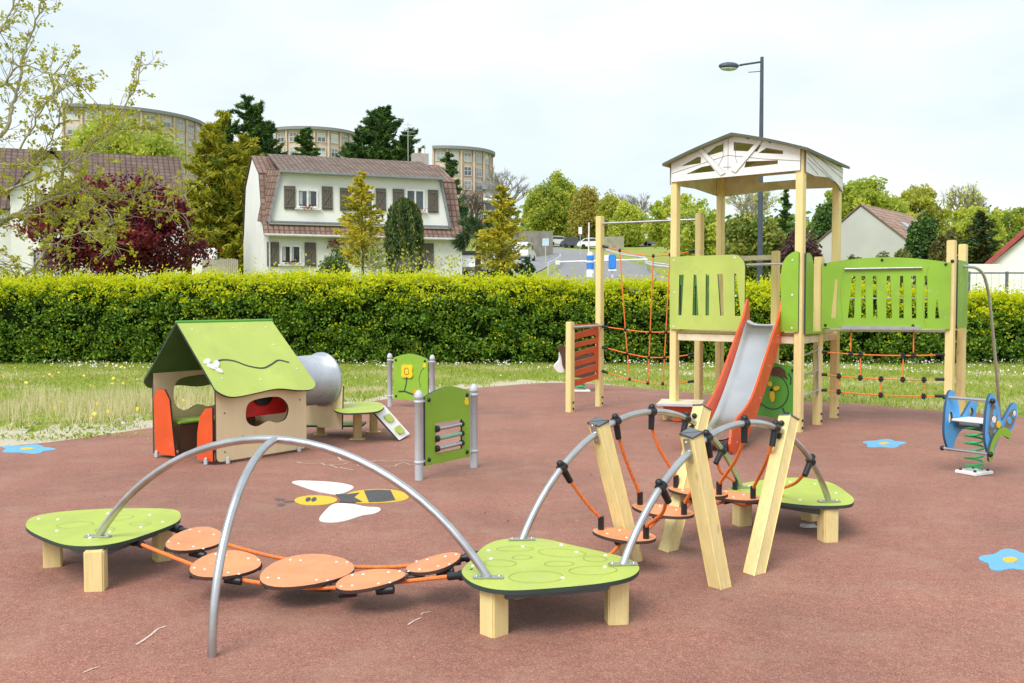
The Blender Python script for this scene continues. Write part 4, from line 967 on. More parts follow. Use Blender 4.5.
flat(Zp([(345,236),(370,223),(420,217),(470,219),(500,229),(501,240),(472,247),(405,250),(362,247)]), .0065, PY, 'abdomen', bee)
flat(Zp([(396,221),(430,219),(460,220),(472,244),(440,248),(408,249)]), .010, PK, 'stripe', bee, False)
flat(Zp([(328,230),(355,230),(385,226),(372,237),(392,248),(360,250),(336,248),(340,240)]), .010, PK, 'thorax', bee, False)
flat(Zp([(228,244),(240,236),(270,232),(310,234),(330,240),(326,248),(300,254),(262,255),(238,251)]), .0065, PY, 'head', bee)
for x in (260,274): flat(Zp([(x-5,242),(x,238),(x+6,238),(x+7,243),(x+2,247),(x-4,247)]), .010, PK, 'eye', bee)
for l in ([(180,240),(191,238.5),(203,240.5),(201,243),(188,243.5)],[(186,254),(194,251.5),(204,253.5),(201,257),(191,257.5)],[(202,246),(222,244.5),(228,246),(206,248.5)]): flat(Zp(l), .0065, PG, 'antenna', bee)
for i, (px_, py_, rw, rh, lab) in enumerate([(27,449.5,25,4.2,'pale blue flower drawing with yellow centre at the left edge of the red ground'),(884,444,20,4,'small blue flower drawing on the red ground beside the butterfly rider'),(1010,561,28,10,'large blue flower drawing cut by the right edge of the picture')]):
    g = G(px_, py_); fd = thing('flower_drawing', lab, 'ground drawing', g.to_tuple(), 'blue flower drawings in the rubber')
    P = [(px_+rw*(1+.16*math.cos(5*a+i))*math.cos(a), py_+rh*(1+.16*math.cos(5*a+i))*math.sin(a)) for a in [2*PI*k/40 for k in range(40)]]
    flat(P, .006, PB, 'petals', fd, False)
    flat([(px_+rw*.27*math.cos(a), py_+rh*.27*math.sin(a)) for a in [2*PI*k/14 for k in range(14)]], .010, PY, 'flower_centre', fd, False)
M_CHALK = mat('chalk', (.58,.44,.38), .9, scale=90, var=.25)
def chalk(lab, paths, w):
    b = MB()
    for p in paths: b.strip([G(x,y,.003) for x,y in p], w, h=.002)
    tag(b.build('chalk_mark', M_CHALK), lab, 'chalk mark', 'chalk marks on the red ground')
chalk('longer curved chalk line on the red ground at lower left', [cr2 for cr2 in [[(165.5,626.5),(158,629),(151,635),(144,640),(136,645)]]], .014)
chalk('short chalk dash near the bottom left edge of the picture', [[(99.6,667),(92,669),(83,673)]], .010)
chalk('two short chalk dashes under the middle of the pad bridge', [[(431,612),(423,613),(421,615)],[(421,618),(414,621),(408,625)]], .012)
def scrib(x0, y0, x1, y1, n): return [(x0+(x1-x0)*i/n+random.uniform(-5,5), y0+(y1-y0)*i/n+random.uniform(-2.2,2.2)) for i in range(n+1)]
chalk('faint scribbled chalk drawing on the ground behind the bee', [scrib(300,462,352,468,9), scrib(335,458,385,470,7), scrib(330,463,415,461,8), scrib(385,466,412,463,5)], .018)
ch = MB(); ch.strip([G(x,y,.003) for x,y in ((414,452),(418,450),(416,456))], .03, h=.003)

lx_ = RNG.uniform(-9,9,260); ly_ = RNG.uniform(3.5,17,260); k = inside(poly, lx_, ly_) & (nz(lx_,ly_,.7,2) > .1); lx_, ly_ = lx_[k], ly_[k]
tag(leaf_object('leaf_litter', np.stack([lx_,ly_,np.full(len(lx_),.008)],1), np.full(len(lx_),.028), [leafmat('dry_leaf_bits',[(.10,.06,.03),(.30,.22,.12),(.45,.38,.25)],.1)], normals=np.stack([RNG.normal(size=len(lx_)),RNG.normal(size=len(lx_)),RNG.normal(size=len(lx_))*.1],1), flat=.02), 'tiny dry leaf bits scattered over the red rubber ground', 'leaf litter', kind='stuff')
# ------------------------------------------------------------------ hedge
hg = thing('hedge', 'long clipped privet hedge with bright yellow green new shoots along its top', 'hedge', (0,26,0))
def htop(x): return float(np.interp(x, [-20,-13,-6,-1.5,2.2,5,9,12.5,18], [1.95,2.06,2.18,2.14,1.99,1.95,1.88,1.66,1.5]))
def hfront(x): return 24.9+.12*math.sin(x*1.1)+.08*math.sin(x*2.7+1)
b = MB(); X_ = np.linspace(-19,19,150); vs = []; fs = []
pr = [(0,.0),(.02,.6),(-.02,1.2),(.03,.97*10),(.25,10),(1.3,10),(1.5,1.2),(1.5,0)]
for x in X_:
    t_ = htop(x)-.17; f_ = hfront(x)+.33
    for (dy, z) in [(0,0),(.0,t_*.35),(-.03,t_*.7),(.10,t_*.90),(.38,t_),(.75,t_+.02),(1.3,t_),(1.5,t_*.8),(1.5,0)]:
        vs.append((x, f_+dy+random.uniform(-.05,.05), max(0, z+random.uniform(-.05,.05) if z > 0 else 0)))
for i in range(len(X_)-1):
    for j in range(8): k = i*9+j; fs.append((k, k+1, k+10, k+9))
b.add(vs, fs, 0, True); b.build('dark_core', mat('hedge_interior', (.012,.022,.006), 1, scale=9, var=.5, spec=0), hg)  # near-black filler shell, the hedge's inner shade put into its colour
HX, HZ = [-20,-13,-6,-1.5,2.2,5,9,12.5,18], [1.95,2.06,2.18,2.14,1.99,1.95,1.88,1.66,1.5]
nc = 2600; cxx = RNG.uniform(-19,19,nc); tp_ = np.interp(cxx,HX,HZ); czz = tp_*RNG.uniform(.02,1.0,nc); dep = RNG.uniform(-.15,.38,nc)
rnd = np.where(czz > tp_-.3, ((czz-(tp_-.3))/.3)**2*.25, 0); cyy = 24.95+.12*np.sin(cxx*1.1)+dep+rnd; crr = RNG.uniform(.12,.28,nc)
k = RNG.integers(0,nc,118000); d = RNG.normal(size=(len(k),3)); d[:,1] = -np.abs(d[:,1])*.9; d[:,2] += .35; d /= np.linalg.norm(d,axis=1)[:,None]; r_ = crr[k]*RNG.uniform(.55,1.05,len(k))
Pf = np.stack([cxx[k]+d[:,0]*r_*1.2, cyy[k]+d[:,1]*r_, np.clip(czz[k]+d[:,2]*r_*.9-.03,.01,9)],1)
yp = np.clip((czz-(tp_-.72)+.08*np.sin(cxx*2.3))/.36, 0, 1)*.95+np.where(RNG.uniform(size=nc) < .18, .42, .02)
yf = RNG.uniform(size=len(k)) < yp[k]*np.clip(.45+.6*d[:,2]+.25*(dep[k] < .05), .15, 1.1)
nt = 62000; xt = RNG.uniform(-19,19,nt); yt_ = 25.05+RNG.uniform(0,1.5,nt); zt_ = np.interp(xt,HX,HZ)+.06*np.sin(xt*2.2+yt_)+.05*np.sin(xt*5.7+yt_*3)+.04*np.sin(xt*11.3-yt_*5)+RNG.exponential(.05,nt)-.07-RNG.uniform(0,.2,nt)*(RNG.uniform(size=nt) < .4)
Pall = np.concatenate([Pf, np.stack([xt,yt_,zt_],1)]); x, y, z = Pall.T
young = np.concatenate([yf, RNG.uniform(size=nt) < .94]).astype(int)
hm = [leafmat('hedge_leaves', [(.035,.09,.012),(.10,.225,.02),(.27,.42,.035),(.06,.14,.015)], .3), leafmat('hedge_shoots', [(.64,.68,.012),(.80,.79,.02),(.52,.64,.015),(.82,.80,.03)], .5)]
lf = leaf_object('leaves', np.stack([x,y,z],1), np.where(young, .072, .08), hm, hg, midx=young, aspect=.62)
# upright shoots poking out of the top
n2 = 2600; sx = RNG.uniform(-19,19,n2); sy = RNG.uniform(25.0,26.5,n2); st_ = np.interp(sx, [-20,-13,-6,-1.5,2.2,5,9,12.5,18], [1.95,2.06,2.18,2.14,1.99,1.95,1.88,1.66,1.5]); hs_ = RNG.exponential(.10,n2)+.05
P = []
for i in range(n2):
    for k in range(5): P.append((sx[i]+RNG.normal()*.025, sy[i]+RNG.normal()*.025, st_[i]+hs_[i]*k/4))
leaf_object('shoots', np.array(P), np.full(len(P), .065), [hm[1]], hg, normals=np.tile([0,0,1.],(len(P),1)), flat=.7)
# ================================================================== BEYOND THE HEDGE
def ribbon(name, pts, w, m, dz=.06, n=10, across=4):
    c = cr_open([(x,y,0) for x,y in pts], n); vs = []; fs = []
    for i, p in enumerate(c):
        t = (c[min(i+1,len(c)-1)]-c[max(i-1,0)]).normalized(); q = Vector((-t.y,t.x,0))
        for j in range(across+1):
            s = p+q*w*(j/across-.5); vs.append((s.x,s.y,H(s.y)+dz))
    for i in range(len(c)-1):
        for j in range(across): k = i*(across+1)+j; fs.append((k+1,k,k+across+1,k+across+2))
    b = MB(); b.add(vs, fs, 0, True); return tag(b.build(name, m), kind='structure')
asph = mat('asphalt', (.25,.25,.26), .9, var=.12, scale=2, detail=8)
ribbon('road', [(4.3,40),(5.2,52),(6.4,70),(7.9,92),(8.4,112),(7.5,130),(3.5,142),(-3,147)], 7.2, asph, .07)
ribbon('side_road', [(-1.5,58),(.5,80),(1.8,100),(3.6,122),(6.0,136)], 4.2, asph, .05)
ribbon('car_park', [(5,152),(14,154),(34,152)], 7, asph, .05, 12)
def guardrail(label, pts):
    P = [Vector((x,y,H(y))) for x,y in pts]; c = cr_open(P, 6); t = thing('guard_rail', label, 'guard rail', P[len(P)//2].to_tuple())
    b = MB()
    for q, r_ in ((.62,.09),(.78,.05)): b.tube([p+Z*q for p in c], r_, 6)
    b.build('rail', mat('pale_galvanised', (.68,.70,.72), .5, metal=.3), t)
    L_ = 0; last = None
    for i, p in enumerate(c):
        if i % 5 == 0: b = MB(); b.beam(p-Z*.1, p+Z*.75, .1,.1, bev=0); b.build('post', M_GREYP, t)
def pw(px, Y): return ((px-512)/FPX*Y*1.0, Y)
guardrail('pale steel guard rail curving along the right side of the road', [pw(690,57),pw(668,62),pw(648,70),pw(645,84),pw(640,100),pw(622,116),pw(606,128)])
guardrail('short pale guard rail on the left side of the road', [pw(548,66),pw(556,80),pw(560,96),pw(560,110)])
# barrier across the road
bx, by = pw(590,60); bar = thing('barrier_gate', 'white barrier arm lowered across the road behind the hedge with a blue drum post', 'road barrier', (bx,by,H(by)))
wb = mat('barrier_white', (.80,.80,.80), .4); bb_ = mat('sign_blue', (.03,.25,.75), .45)
zb = H(by)
b = MB(); b.lathe((bx,by,zb), [(.24,0),(.24,.45),(.18,.5),(.10,1.0),(.10,1.05)], 12); b.build('housing', wb, bar)
b = MB(); b.lathe((bx,by,zb+.58), [(.22,0),(.22,.34)], 14); b.lathe((bx,by,zb+1.06), [(.22,0),(.22,.30)], 14); b.each('drum', bb_, bar)
b = MB(); b.lathe((bx,by,zb+.93), [(.22,0),(.25,.05),(.22,.12)], 14); b.ball((bx,by,zb+1.4), .2); b.build('drum_band', wb, bar)
b = MB(); b.tube([(bx-2.0,by+.1,zb+.98),(bx+3.4,by-.3,zb+1.12)], .055, 8); b.box((bx-1.95,by+.1,zb+.95),(.28,.1,.26)); b.box((bx+.95,by-.1,zb+1.25),(.5,.04,.3)); b.build('arm', wb, bar)
b = MB(); b.tube([(bx-.1,by,zb+1.0),(bx-.08,by,zb+3.35)], .045, 8); b.build('upright_arm', wb, bar)
x_, y_ = pw(612,59); t = thing('blue_bin', 'small blue box standing by the road barrier', 'box', (x_,y_,H(y_)))
b = MB(); b.box((x_,y_,H(y_)+1.0), (.42,.4,.85), bev=.05); b.build('body', bb_, t); b = MB(); b.beam((x_,y_,H(y_)), (x_,y_,H(y_)+.6), .12,.12); b.box((x_,y_,H(y_)+.5),(.5,.45,.1)); b.build('stand', wb, t)
def sign(label, px, Y, ytop, w, h, m, kind='square'):
    x, y = pw(px, Y); zt = D(px, ytop, Y).z; t = thing('road_sign', label, 'road sign', (x,y,H(y)))
    b = MB(); b.tube([(x,y,H(y)-.2),(x,y,zt)], .04, 8); b.build('post', M_GREYP, t)
    b = MB(); b.box((x,y-.05,zt-h/2), (w,.03,h), bev=.01); b.build('sign_face', m, t)
sign('pale blue square sign on a thin post between the two roads', 545.5, 84, 238.5, .55, .62, mat('sign_pale', (.55,.68,.80), .4))
sign('white direction sign on a post before the parked cars', 580, 125, 227, .45, .9, wb)
# walls
def wall(name, label, pa, pb_, Y0, Y1, y0, h, m, th=.3):
    a = D(pa, y0, Y0); c = D(pb_, y0, Y1); a.z = H(Y0)-.5; c.z = H(Y1)-.5; u = Vector((c.x-a.x,c.y-a.y,0)); b = MB(); n = Vector((-u.y,u.x,0)).normalized()*th
    vs = [a,c,c+n,a+n]; za = D(pa,y0,Y0).z; zc = D(pb_,y0,Y1).z; tp = [Vector((p.x,p.y,z)) for p,z in zip(vs,(za,zc,zc,za))]
    b.add([Vector((p.x,p.y,q)) for p,q in zip(vs,(a.z,c.z,c.z,a.z))]+tp, [(0,1,5,4),(1,2,6,5),(2,3,7,6),(3,0,4,7),(4,5,6,7)])
    return tag(b.build(name, m), label, 'wall')
conc = mat('weathered_concrete', (.40,.36,.29), .9, var=.18, scale=.8, detail=8)
wall('retaining_wall', 'long beige concrete wall behind the white van, left of the parked cars', 516, 553, 118, 128, 231, 5, conc)
wall('retaining_wall', 'short beige concrete wall behind the white cars and tall wooden post', 602, 624, 138, 140, 236.5, 3, conc)
# cars
glass = mat('car_glass', (.03,.035,.04), .1, var=.1, spec=.8); rub = mat('tyre_rubber', (.02,.02,.02), .8); lampR = mat('tail_lamp', (.5,.02,.01), .3)
def car(label, px, py, Y, yaw, paint, van=False, group=None, dz=0):
    x, _ = pw(px, Y); z = H(Y)+.08+dz
    t = thing('parked_car' if not van else 'parked_van', label, 'car' if not van else 'van', (x,Y,z), group)
    A = Matrix.Rotation(yaw,3,'Z'); W_ = lambda a, c, h: A @ Vector((a,c,h))+Vector((x,Y,z))
    L_, w = (4.2,1.75) if not van else (4.4,1.8); ht = 1.48 if not van else 1.9
    if van: prof_ = [(-2.1,.3),(2.2,.3),(2.2,.75),(1.9,.95),(1.35,1.08),(.85,1.8),(.6,1.88),(-2.0,1.88),(-2.15,1.0)]
    else: prof_ = [(-2.05,.3),(2.1,.3),(2.12,.65),(1.9,.82),(1.1,.95),(.45,1.42),(-1.0,1.46),(-1.75,1.05),(-2.1,.92)]
    ux, uz = A @ Vector((1,0,0)), Z
    b = MB(); b.plate(W_(0,0,0), ux, uz, [(p.x,p.y) for p in cr_closed([(a,h,0) for a,h in prof_],3)], th=w-.1); b.plate(W_(0,0,0), ux, uz, [(a,h) for a,h in rrect(-2.08,.32,2.1,.85,.12)], th=w); b.build('body', paint, t)
    gl = [(-1.55,1.0),(-1.05,1.38),(.42,1.36),(.95,1.0)] if not van else [(.0,1.15),(.0,1.7),(.65,1.7),(1.1,1.15)]
    for s in (-1,1): b = MB(); b.plate(W_(0,s*(w/2-.04),0), ux, uz, gl, th=.03); b.build('side_window', glass, t)
    for xx, hh in ((.82,1.18),(-1.45,1.2)):
        b = MB(); 
        if van and xx < 0: b.box(W_(-2.11,0,1.45), (.05,1.3,.55), A); b.build('rear_window', glass, t); continue
        q = A @ Matrix.Rotation((.88 if xx > 0 else -.85),3,'Y'); b.box(W_(xx+.03*(1 if xx > 0 else -1),0,hh+.05 if not van else 1.45), (.04,1.4,.62), q); b.build('windscreen' if xx > 0 else 'rear_window', glass, t)
    for a in (-1.3,1.3):
        for s in (-1,1): b = MB(); b.lathe(W_(a,s*(w/2-.12),.31), [(.31,-.1),(.32,0),(.31,.13)], 14, axis=A @ Vector((0,s,0))); wh = b.build('wheel', rub, t)
    for s in (-1,1): b = MB(); b.box(W_(-2.1,s*.68,.85), (.06,.25,.2), A); b.build('tail_light', lampR, t); b = MB(); b.box(W_(2.08,s*.62,.68), (.06,.35,.16), A); b.build('headlight', M_WHITE, t)
    return t
pwh = mat('white_car_paint', (.75,.76,.78), .25, coat=.5, var=.02); pbk = mat('dark_car_paint', (.03,.04,.06), .2, coat=.8); psv = mat('silver_car_paint', (.45,.50,.55), .25, metal=.4, coat=.5); prd = mat('red_car_paint', (.5,.03,.02), .25, coat=.5)
gp = 'cars parked at the top of the road'
car('white car at the left end of the parked row, beside the concrete wall', 557, 243, 150, .5, pwh, group=gp)
car('dark blue car parked second in the row, between two white cars', 576, 244, 146, -.7, pbk, group=gp)
car('white car behind the tall wooden post of the rope net', 594, 243, 143, -.5, pwh, group=gp)
car('pale blue car parked behind the rope net, right of the short wall', 655, 242, 152, 2.6, psv, group=gp)
car('white car at the right end of the parked row', 676, 243, 154, 2.9, pwh, group=gp)
car('small white van at the roadside behind the golden conifer', 524, 258, 108, 1.35, pwh, True)
car('white car between the dark bush and the golden conifer', 500, 268, 70, 1.2, pwh)
car('white car parked beside the house behind the palm', 476, 271, 62, 1.5, pwh)
car('red car below the curved apartment block', 473, 227, 196, .1, prd, dz=2.6)
b = MB(); x_, _y = pw(476,196); b.box((x_,198,H(196)+.8), (16,7,3.6), bev=.3); tag(b.build('terrace', mat('terrace_grass',(.10,.16,.04),.95,var=.3,scale=3)), kind='structure')

# ------------------------------------------------------------------ main house
def tile_mat(name, base, sc=1):
    m = bpy.data.materials.new(name); N, L = nodes_of(m); b = N['Principled BSDF']; b.inputs['Roughness'].default_value = .8
    tc = N.new('ShaderNodeUVMap'); br = N.new('ShaderNodeTexBrick'); L.new(tc.outputs[0], br.inputs['Vector'])
    br.inputs['Scale'].default_value = 1; br.inputs['Brick Width'].default_value = .26; br.inputs['Row Height'].default_value = .34; br.inputs['Mortar Size'].default_value = .045; br.inputs['Mortar Smooth'].default_value = .6; br.offset = 0
    br.inputs['Color1'].default_value = (*[c*1.15 for c in base],1); br.inputs['Color2'].default_value = (*[c*.8 for c in base],1); br.inputs['Mortar'].default_value = (*[c*.45 for c in base],1)
    n = N.new('ShaderNodeTexNoise'); n.inputs['Scale'].default_value = 1.2; n.inputs['Detail'].default_value = 6; L.new(tc.outputs[0], n.inputs['Vector'])
    mr = N.new('ShaderNodeMapRange'); mr.inputs[1].default_value=.3; mr.inputs[2].default_value=.7; mr.inputs[3].default_value=.75; mr.inputs[4].default_value=1.2; L.new(n.outputs['Fac'], mr.inputs[0])
    vm = N.new('ShaderNodeVectorMath'); vm.operation='SCALE'; L.new(br.outputs['Color'], vm.inputs[0]); L.new(mr.outputs[0], vm.inputs['Scale']); L.new(vm.outputs[0], b.inputs['Base Color'])
    wv = N.new('ShaderNodeTexWave'); wv.inputs['Scale'].default_value = 1/.26/6.283*3.1416*.636; wv.bands_direction='X'; L.new(tc.outputs[0], wv.inputs['Vector'])
    bp = N.new('ShaderNodeBump'); bp.inputs['Strength'].default_value=.5; bp.inputs['Distance'].default_value=.05; L.new(br.outputs['Fac'], bp.inputs['Height']); bp.invert = True; L.new(bp.outputs[0], b.inputs['Normal'])
    return m
T_ROOF = tile_mat('brown_roof_tiles', (.20,.14,.11)); T_RED = tile_mat('red_brown_roof_tiles', (.25,.155,.12)); T_LIGHT = tile_mat('pinkish_roof_tiles', (.42,.27,.20)); T_DARK = tile_mat('dark_brown_roof_tiles', (.17,.11,.09))
def quads_uv(name, polys, m, parent):
    """sheets with UV in metres (u along the first edge), 6 cm thick"""
    vs = []; fs = []; uv = []
    for P in polys:
        P = [Vector(p) for p in P]; k = len(vs); u = (P[1]-P[0]).normalized(); n = u.cross(P[2]-P[0]).normalized(); v = n.cross(u)
        if n.z < -.05: n = -n
        vs += P+[p-n*.07 for p in P]; q = len(P)
        fs.append(list(range(k,k+q))); uv += [((p-P[0]).dot(u),(p-P[0]).dot(v)) for p in P]
        fs.append(list(range(k+2*q-1,k+q-1,-1))); uv += [(0,0)]*q
        for i in range(q): fs.append((k+i,k+i+q,k+(i+1)%q+q,k+(i+1)%q)); uv += [(0,0)]*4
    me = bpy.data.meshes.new(name); off = wloc(parent); me.from_pydata([tuple(v-off) for v in vs], [], fs); me.materials.append(m)
    ul = me.uv_layers.new(name='UVMap'); ul.data.foreach_set('uv', [c for t in uv for c in t]); me.update()
    o = bpy.data.objects.new(name, me); C.objects.link(o); o.parent = parent; return o
render_w = mat('white_render', (.82,.82,.80), .9, var=.04, scale=.6, dirt=.10); shut = mat('brown_shutter_paint', (.125,.108,.09), .7, var=.15, scale=8); trimb = mat('grey_blue_trim', (.23,.25,.28), .6); pvc = mat('window_frame_white', (.78,.78,.78), .5); wglass = mat('window_glass', (.04,.05,.06), .12, spec=.8, var=.6, scale=1.2)
hO = Vector(((265-512)/FPX*50,50,H(50))); ang = R(22); hu = Vector((math.cos(ang),math.sin(ang),0)); hv = Vector((-hu.y,hu.x,0))
HL = 11.0; house = thing('white_house', 'white rendered house with brown tiled mansard roof and brown shutters behind the hedge', 'house', hO.to_tuple())
def hw(a, d, z): return Vector((hO.x,hO.y,0))+hu*a+hv*d+Z*z
def hpx(px, d=0):  # u position of an image column on the facade plane
    o = Vector((hO.x,hO.y,0))+hv*d; k = (px-512)/FPX; return (k*o.y-o.x)/(hu.x-k*hu.y)
def hz(px, py, d=0): p = hw(hpx(px,d), d, 0); return D(px, py, p.y).z
HL = hpx(462); GD = 8.2
g0 = H(50)-.3
b = MB(); b.add([hw(0,0,g0),hw(HL,0,g0),hw(HL,GD,g0),hw(0,GD,g0),hw(0,0,5.05),hw(HL,0,5.05),hw(HL,GD,5.05),hw(0,GD,5.05)], [(0,1,5,4),(1,2,6,5),(2,3,7,6),(3,0,4,7)])
ZS0, ZS1, ZU, ZRG = 4.85, 5.5, 8.05, 9.35
dS, dB, dR = -.45, .55, 4.1
for a in (0, HL):   # gable walls
    pr_ = [(0,4.9),(.35,5.45),(1.45,7.9),(dR,ZRG-.2),(2*dR-1.45,7.9),(GD-.35,5.3),(GD,4.9)]
    a_ = a+(-.015 if a == 0 else .015); pts = [hw(a_,d,z) for d,z in pr_]+[hw(a_,GD+.01,g0),hw(a_,-.01,g0)]; q = [p+hu*(.25 if a == 0 else -.25) for p in pts]
    k = len(pts); b.add(pts+q, [list(range(k)), list(range(2*k-1,k-1,-1))]+[(i,(i+1)%k,(i+1)%k+k,i+k) for i in range(k)])
b.build('wall', render_w, house)
oh = .07
# roof planes : front and back skirts, steep slopes, top slopes
quads_uv('roof', [
 [hw(-oh,dS,ZS0),hw(HL+oh,dS,ZS0),hw(HL+oh,.2,ZS1+.05),hw(-oh,.2,ZS1+.05)],
 [hw(-oh,.2,ZS1),hw(HL+oh,.2,ZS1),hw(HL+oh,1.3,8.12),hw(-oh,1.3,8.12)],
 [hw(-oh,1.25,8.08),hw(HL+oh,1.25,8.08),hw(HL+oh,dR,ZRG),hw(-oh,dR,ZRG)],
 [hw(HL+oh,2*dR-1.25,8.08),hw(-oh,2*dR-1.25,8.08),hw(-oh,dR,ZRG),hw(HL+oh,dR,ZRG)],
 [hw(HL+oh,GD+.05,ZS0),hw(-oh,GD+.05,ZS0),hw(-oh,2*dR-1.25,8.08),hw(HL+oh,2*dR-1.25,8.08)]], T_RED, house)
# wide dormer
uL0, uL1, uR0, uR1 = hpx(270,-.05), hpx(283,-.05), hpx(450,-.05), hpx(440,-.05)
dd = -.05
uT0, uT1 = uL1, uR1
b = MB(); pts = [hw(uL0,dd,ZS1-.1),hw(uR0,dd,ZS1-.1),hw(uT1,dd,ZU),hw(uT0,dd,ZU)]; q = [p+hv*1.2 for p in pts]
b.add(pts+q, [(0,1,2,3),(7,6,5,4),(0,4,5,1),(1,5,6,2),(2,6,7,3),(3,7,4,0)]); dm = b.build('dormer', render_w, house)
quads_uv('dormer_roof', [[hw(uT0-.15,dd-.4,ZU+.02),hw(uT1+.15,dd-.4,ZU+.02),hw(uT1+.15,dR-.3,ZRG+.10),hw(uT0-.15,dR-.3,ZRG+.10)]], T_ROOF, house)
quads_uv('dormer_cheek', [[hw(uL0-.45,.9,ZS1+.1),hw(uL0-.02,dd-.02,ZS1),hw(uT0-.02,dd-.02,ZU),hw(uT0-.5,1.3,ZU+.35)]], T_RED, house)
quads_uv('dormer_cheek', [[hw(uR0+.02,dd-.02,ZS1),hw(uR0+.45,.9,ZS1+.1),hw(uT1+.5,1.3,ZU+.35),hw(uT1+.02,dd-.02,ZU)]], T_RED, house)
b = MB(); b.beam(hw(uL0,dd-.06,ZS1-.05), hw(uT0-.02,dd-.06,ZU), .16,.12); b.beam(hw(uR0,dd-.06,ZS1-.05), hw(uT1+.02,dd-.06,ZU), .16,.12); b.beam(hw(uT0-.2,dd-.42,ZU-.04), hw(uT1+.2,dd-.42,ZU-.04), .14,.12); b.beam(hw(uL0,dd-.05,ZS1+.03), hw(uR0,dd-.05,ZS1+.03), .08,.08); b.each('fascia', trimb, house)
b = MB(); b.tube([hw(-oh,dS-.06,ZS0-.02), hw(HL+oh,dS-.06,ZS0-.02)], .07, 8); b.tube([hw(.25,-.1,ZS0),hw(.25,-.1,g0)], .045, 8); b.each('gutter', mat('pale_gutter',(.55,.55,.55),.5), house)
b = MB(); b.box(hw(HL-1.1,dR,ZRG+.25), (.9,.5,.7), Matrix((hu,hv,Z)).transposed()); ch_ = b.build('chimney', mat('chimney_render',(.45,.40,.36),.9), house)
b = MB(); b.tube([hw(HL-1.3,dR,ZRG+.6),hw(HL-1.3,dR,ZRG+.95)], .1, 8); b.tube([hw(HL-.9,dR,ZRG+.6),hw(HL-.9,dR,ZRG+.9)], .1, 8); b.each('chimney_pot', M_WHITE, ch_)
b = MB(); b.tube([hw(HL-1.8,dR,ZRG+.1),hw(HL-1.8,dR,ZRG+2.4)], .02, 6); [b.tube([hw(HL-1.8-.5+.08*k,dR,ZRG+1.6+.2*k),hw(HL-1.8+.5-.08*k,dR,ZRG+1.6+.2*k)], .012, 5) for k in range(4)]; b.build('antenna', M_GREYP, house)
HA = Matrix((hu,hv,Z)).transposed()
def window(parent, fn, x0, x1, z0, z1, d, A, panes=2, box=True, curtain=True):
    """fn(a,d,z) -> world; the recess is a real frame, mullions and glass set behind the frame"""
    b = MB(); fw_ = .09
    b.box(fn((x0+x1)/2,d-.02,z1-fw_/2),(x1-x0,.10,fw_),A,.008); b.box(fn((x0+x1)/2,d-.02,z0+fw_/2),(x1-x0,.10,fw_),A,.008)
    for x in [x0+fw_/2,x1-fw_/2]+[x0+(x1-x0)*k/panes for k in range(1,panes)]: b.box(fn(x,d-.022,(z0+z1)/2),(fw_,.09,z1-z0-.02),A,.008)
    b.box(fn((x0+x1)/2,d-.06,z0-.06),(x1-x0+.25,.2,.07),A,.008)
    f = b.build('window', pvc, parent)
    b = MB(); b.box(fn((x0+x1)/2,d-.004,(z0+z1)/2),(x1-x0-.05,.012,z1-z0-.05),A,0); b.build('pane', wglass, f)
    if curtain:
        b = MB(); b.box(fn(x0+(x1-x0)*.18,d-.016,(z0+z1)/2+.05),((x1-x0)*.16,.008,(z1-z0)*.75),A,0); b.box(fn(x0+(x1-x0)*.60,d-.016,(z0+z1)/2+.05),((x1-x0)*.10,.008,(z1-z0)*.75),A,0); b.build('curtain', mat('curtain', (.42,.44,.46), .9), f)
    return f
def shutter(x0, x1, z0, z1, d):
    b = MB(); n = 5; w_ = (x1-x0)/n
    for k in range(n): b.box(hw(x0+w_*(k+.5),d-.05,(z0+z1)/2),(w_-.012,.04,z1-z0),HA,.006)
    for z in (z0+.15,z1-.15): b.box(hw((x0+x1)/2,d-.08,z),(x1-x0-.03,.03,.1),HA,.006)
    b.beam(hw(x0+.05,d-.08,z0+.2), hw(x1-.05,d-.08,z1-.2), .03,.08)
    b.build('shutter', shut, house)
def W3(px0, px1, y0, y1, d, **k):
    window(house, hw, hpx(px0,d), hpx(px1,d), hz((px0+px1)/2,y1,d), hz((px0+px1)/2,y0,d), d, HA, **k)
def SH(px0, px1, y0, y1, d): shutter(hpx(px0,d), hpx(px1,d), hz((px0+px1)/2,y1,d), hz((px0+px1)/2,y0,d), d)
for (a, c_) in ((298,319),(353,374),(406,425)):
    W3(a, c_, 189.5, 208 if a < 400 else 211, dd, curtain=a < 400)
for q in ((285,296.5,186,209.5),(322.5,333.5,186.5,210),(340.5,352,188,211),(376,386.5,188.5,211.5),(393,404.5,189,212.5),(428,438.5,190,213)): SH(*q, dd)
W3(280.8,301.7,245,264,0); SH(267.4,279.6,242,266.6,0); SH(305,316.5,242.5,266.6,0); SH(423,433.8,243.5,268,0); W3(405,421,247,265,0); SH(391,402,243,267,0)
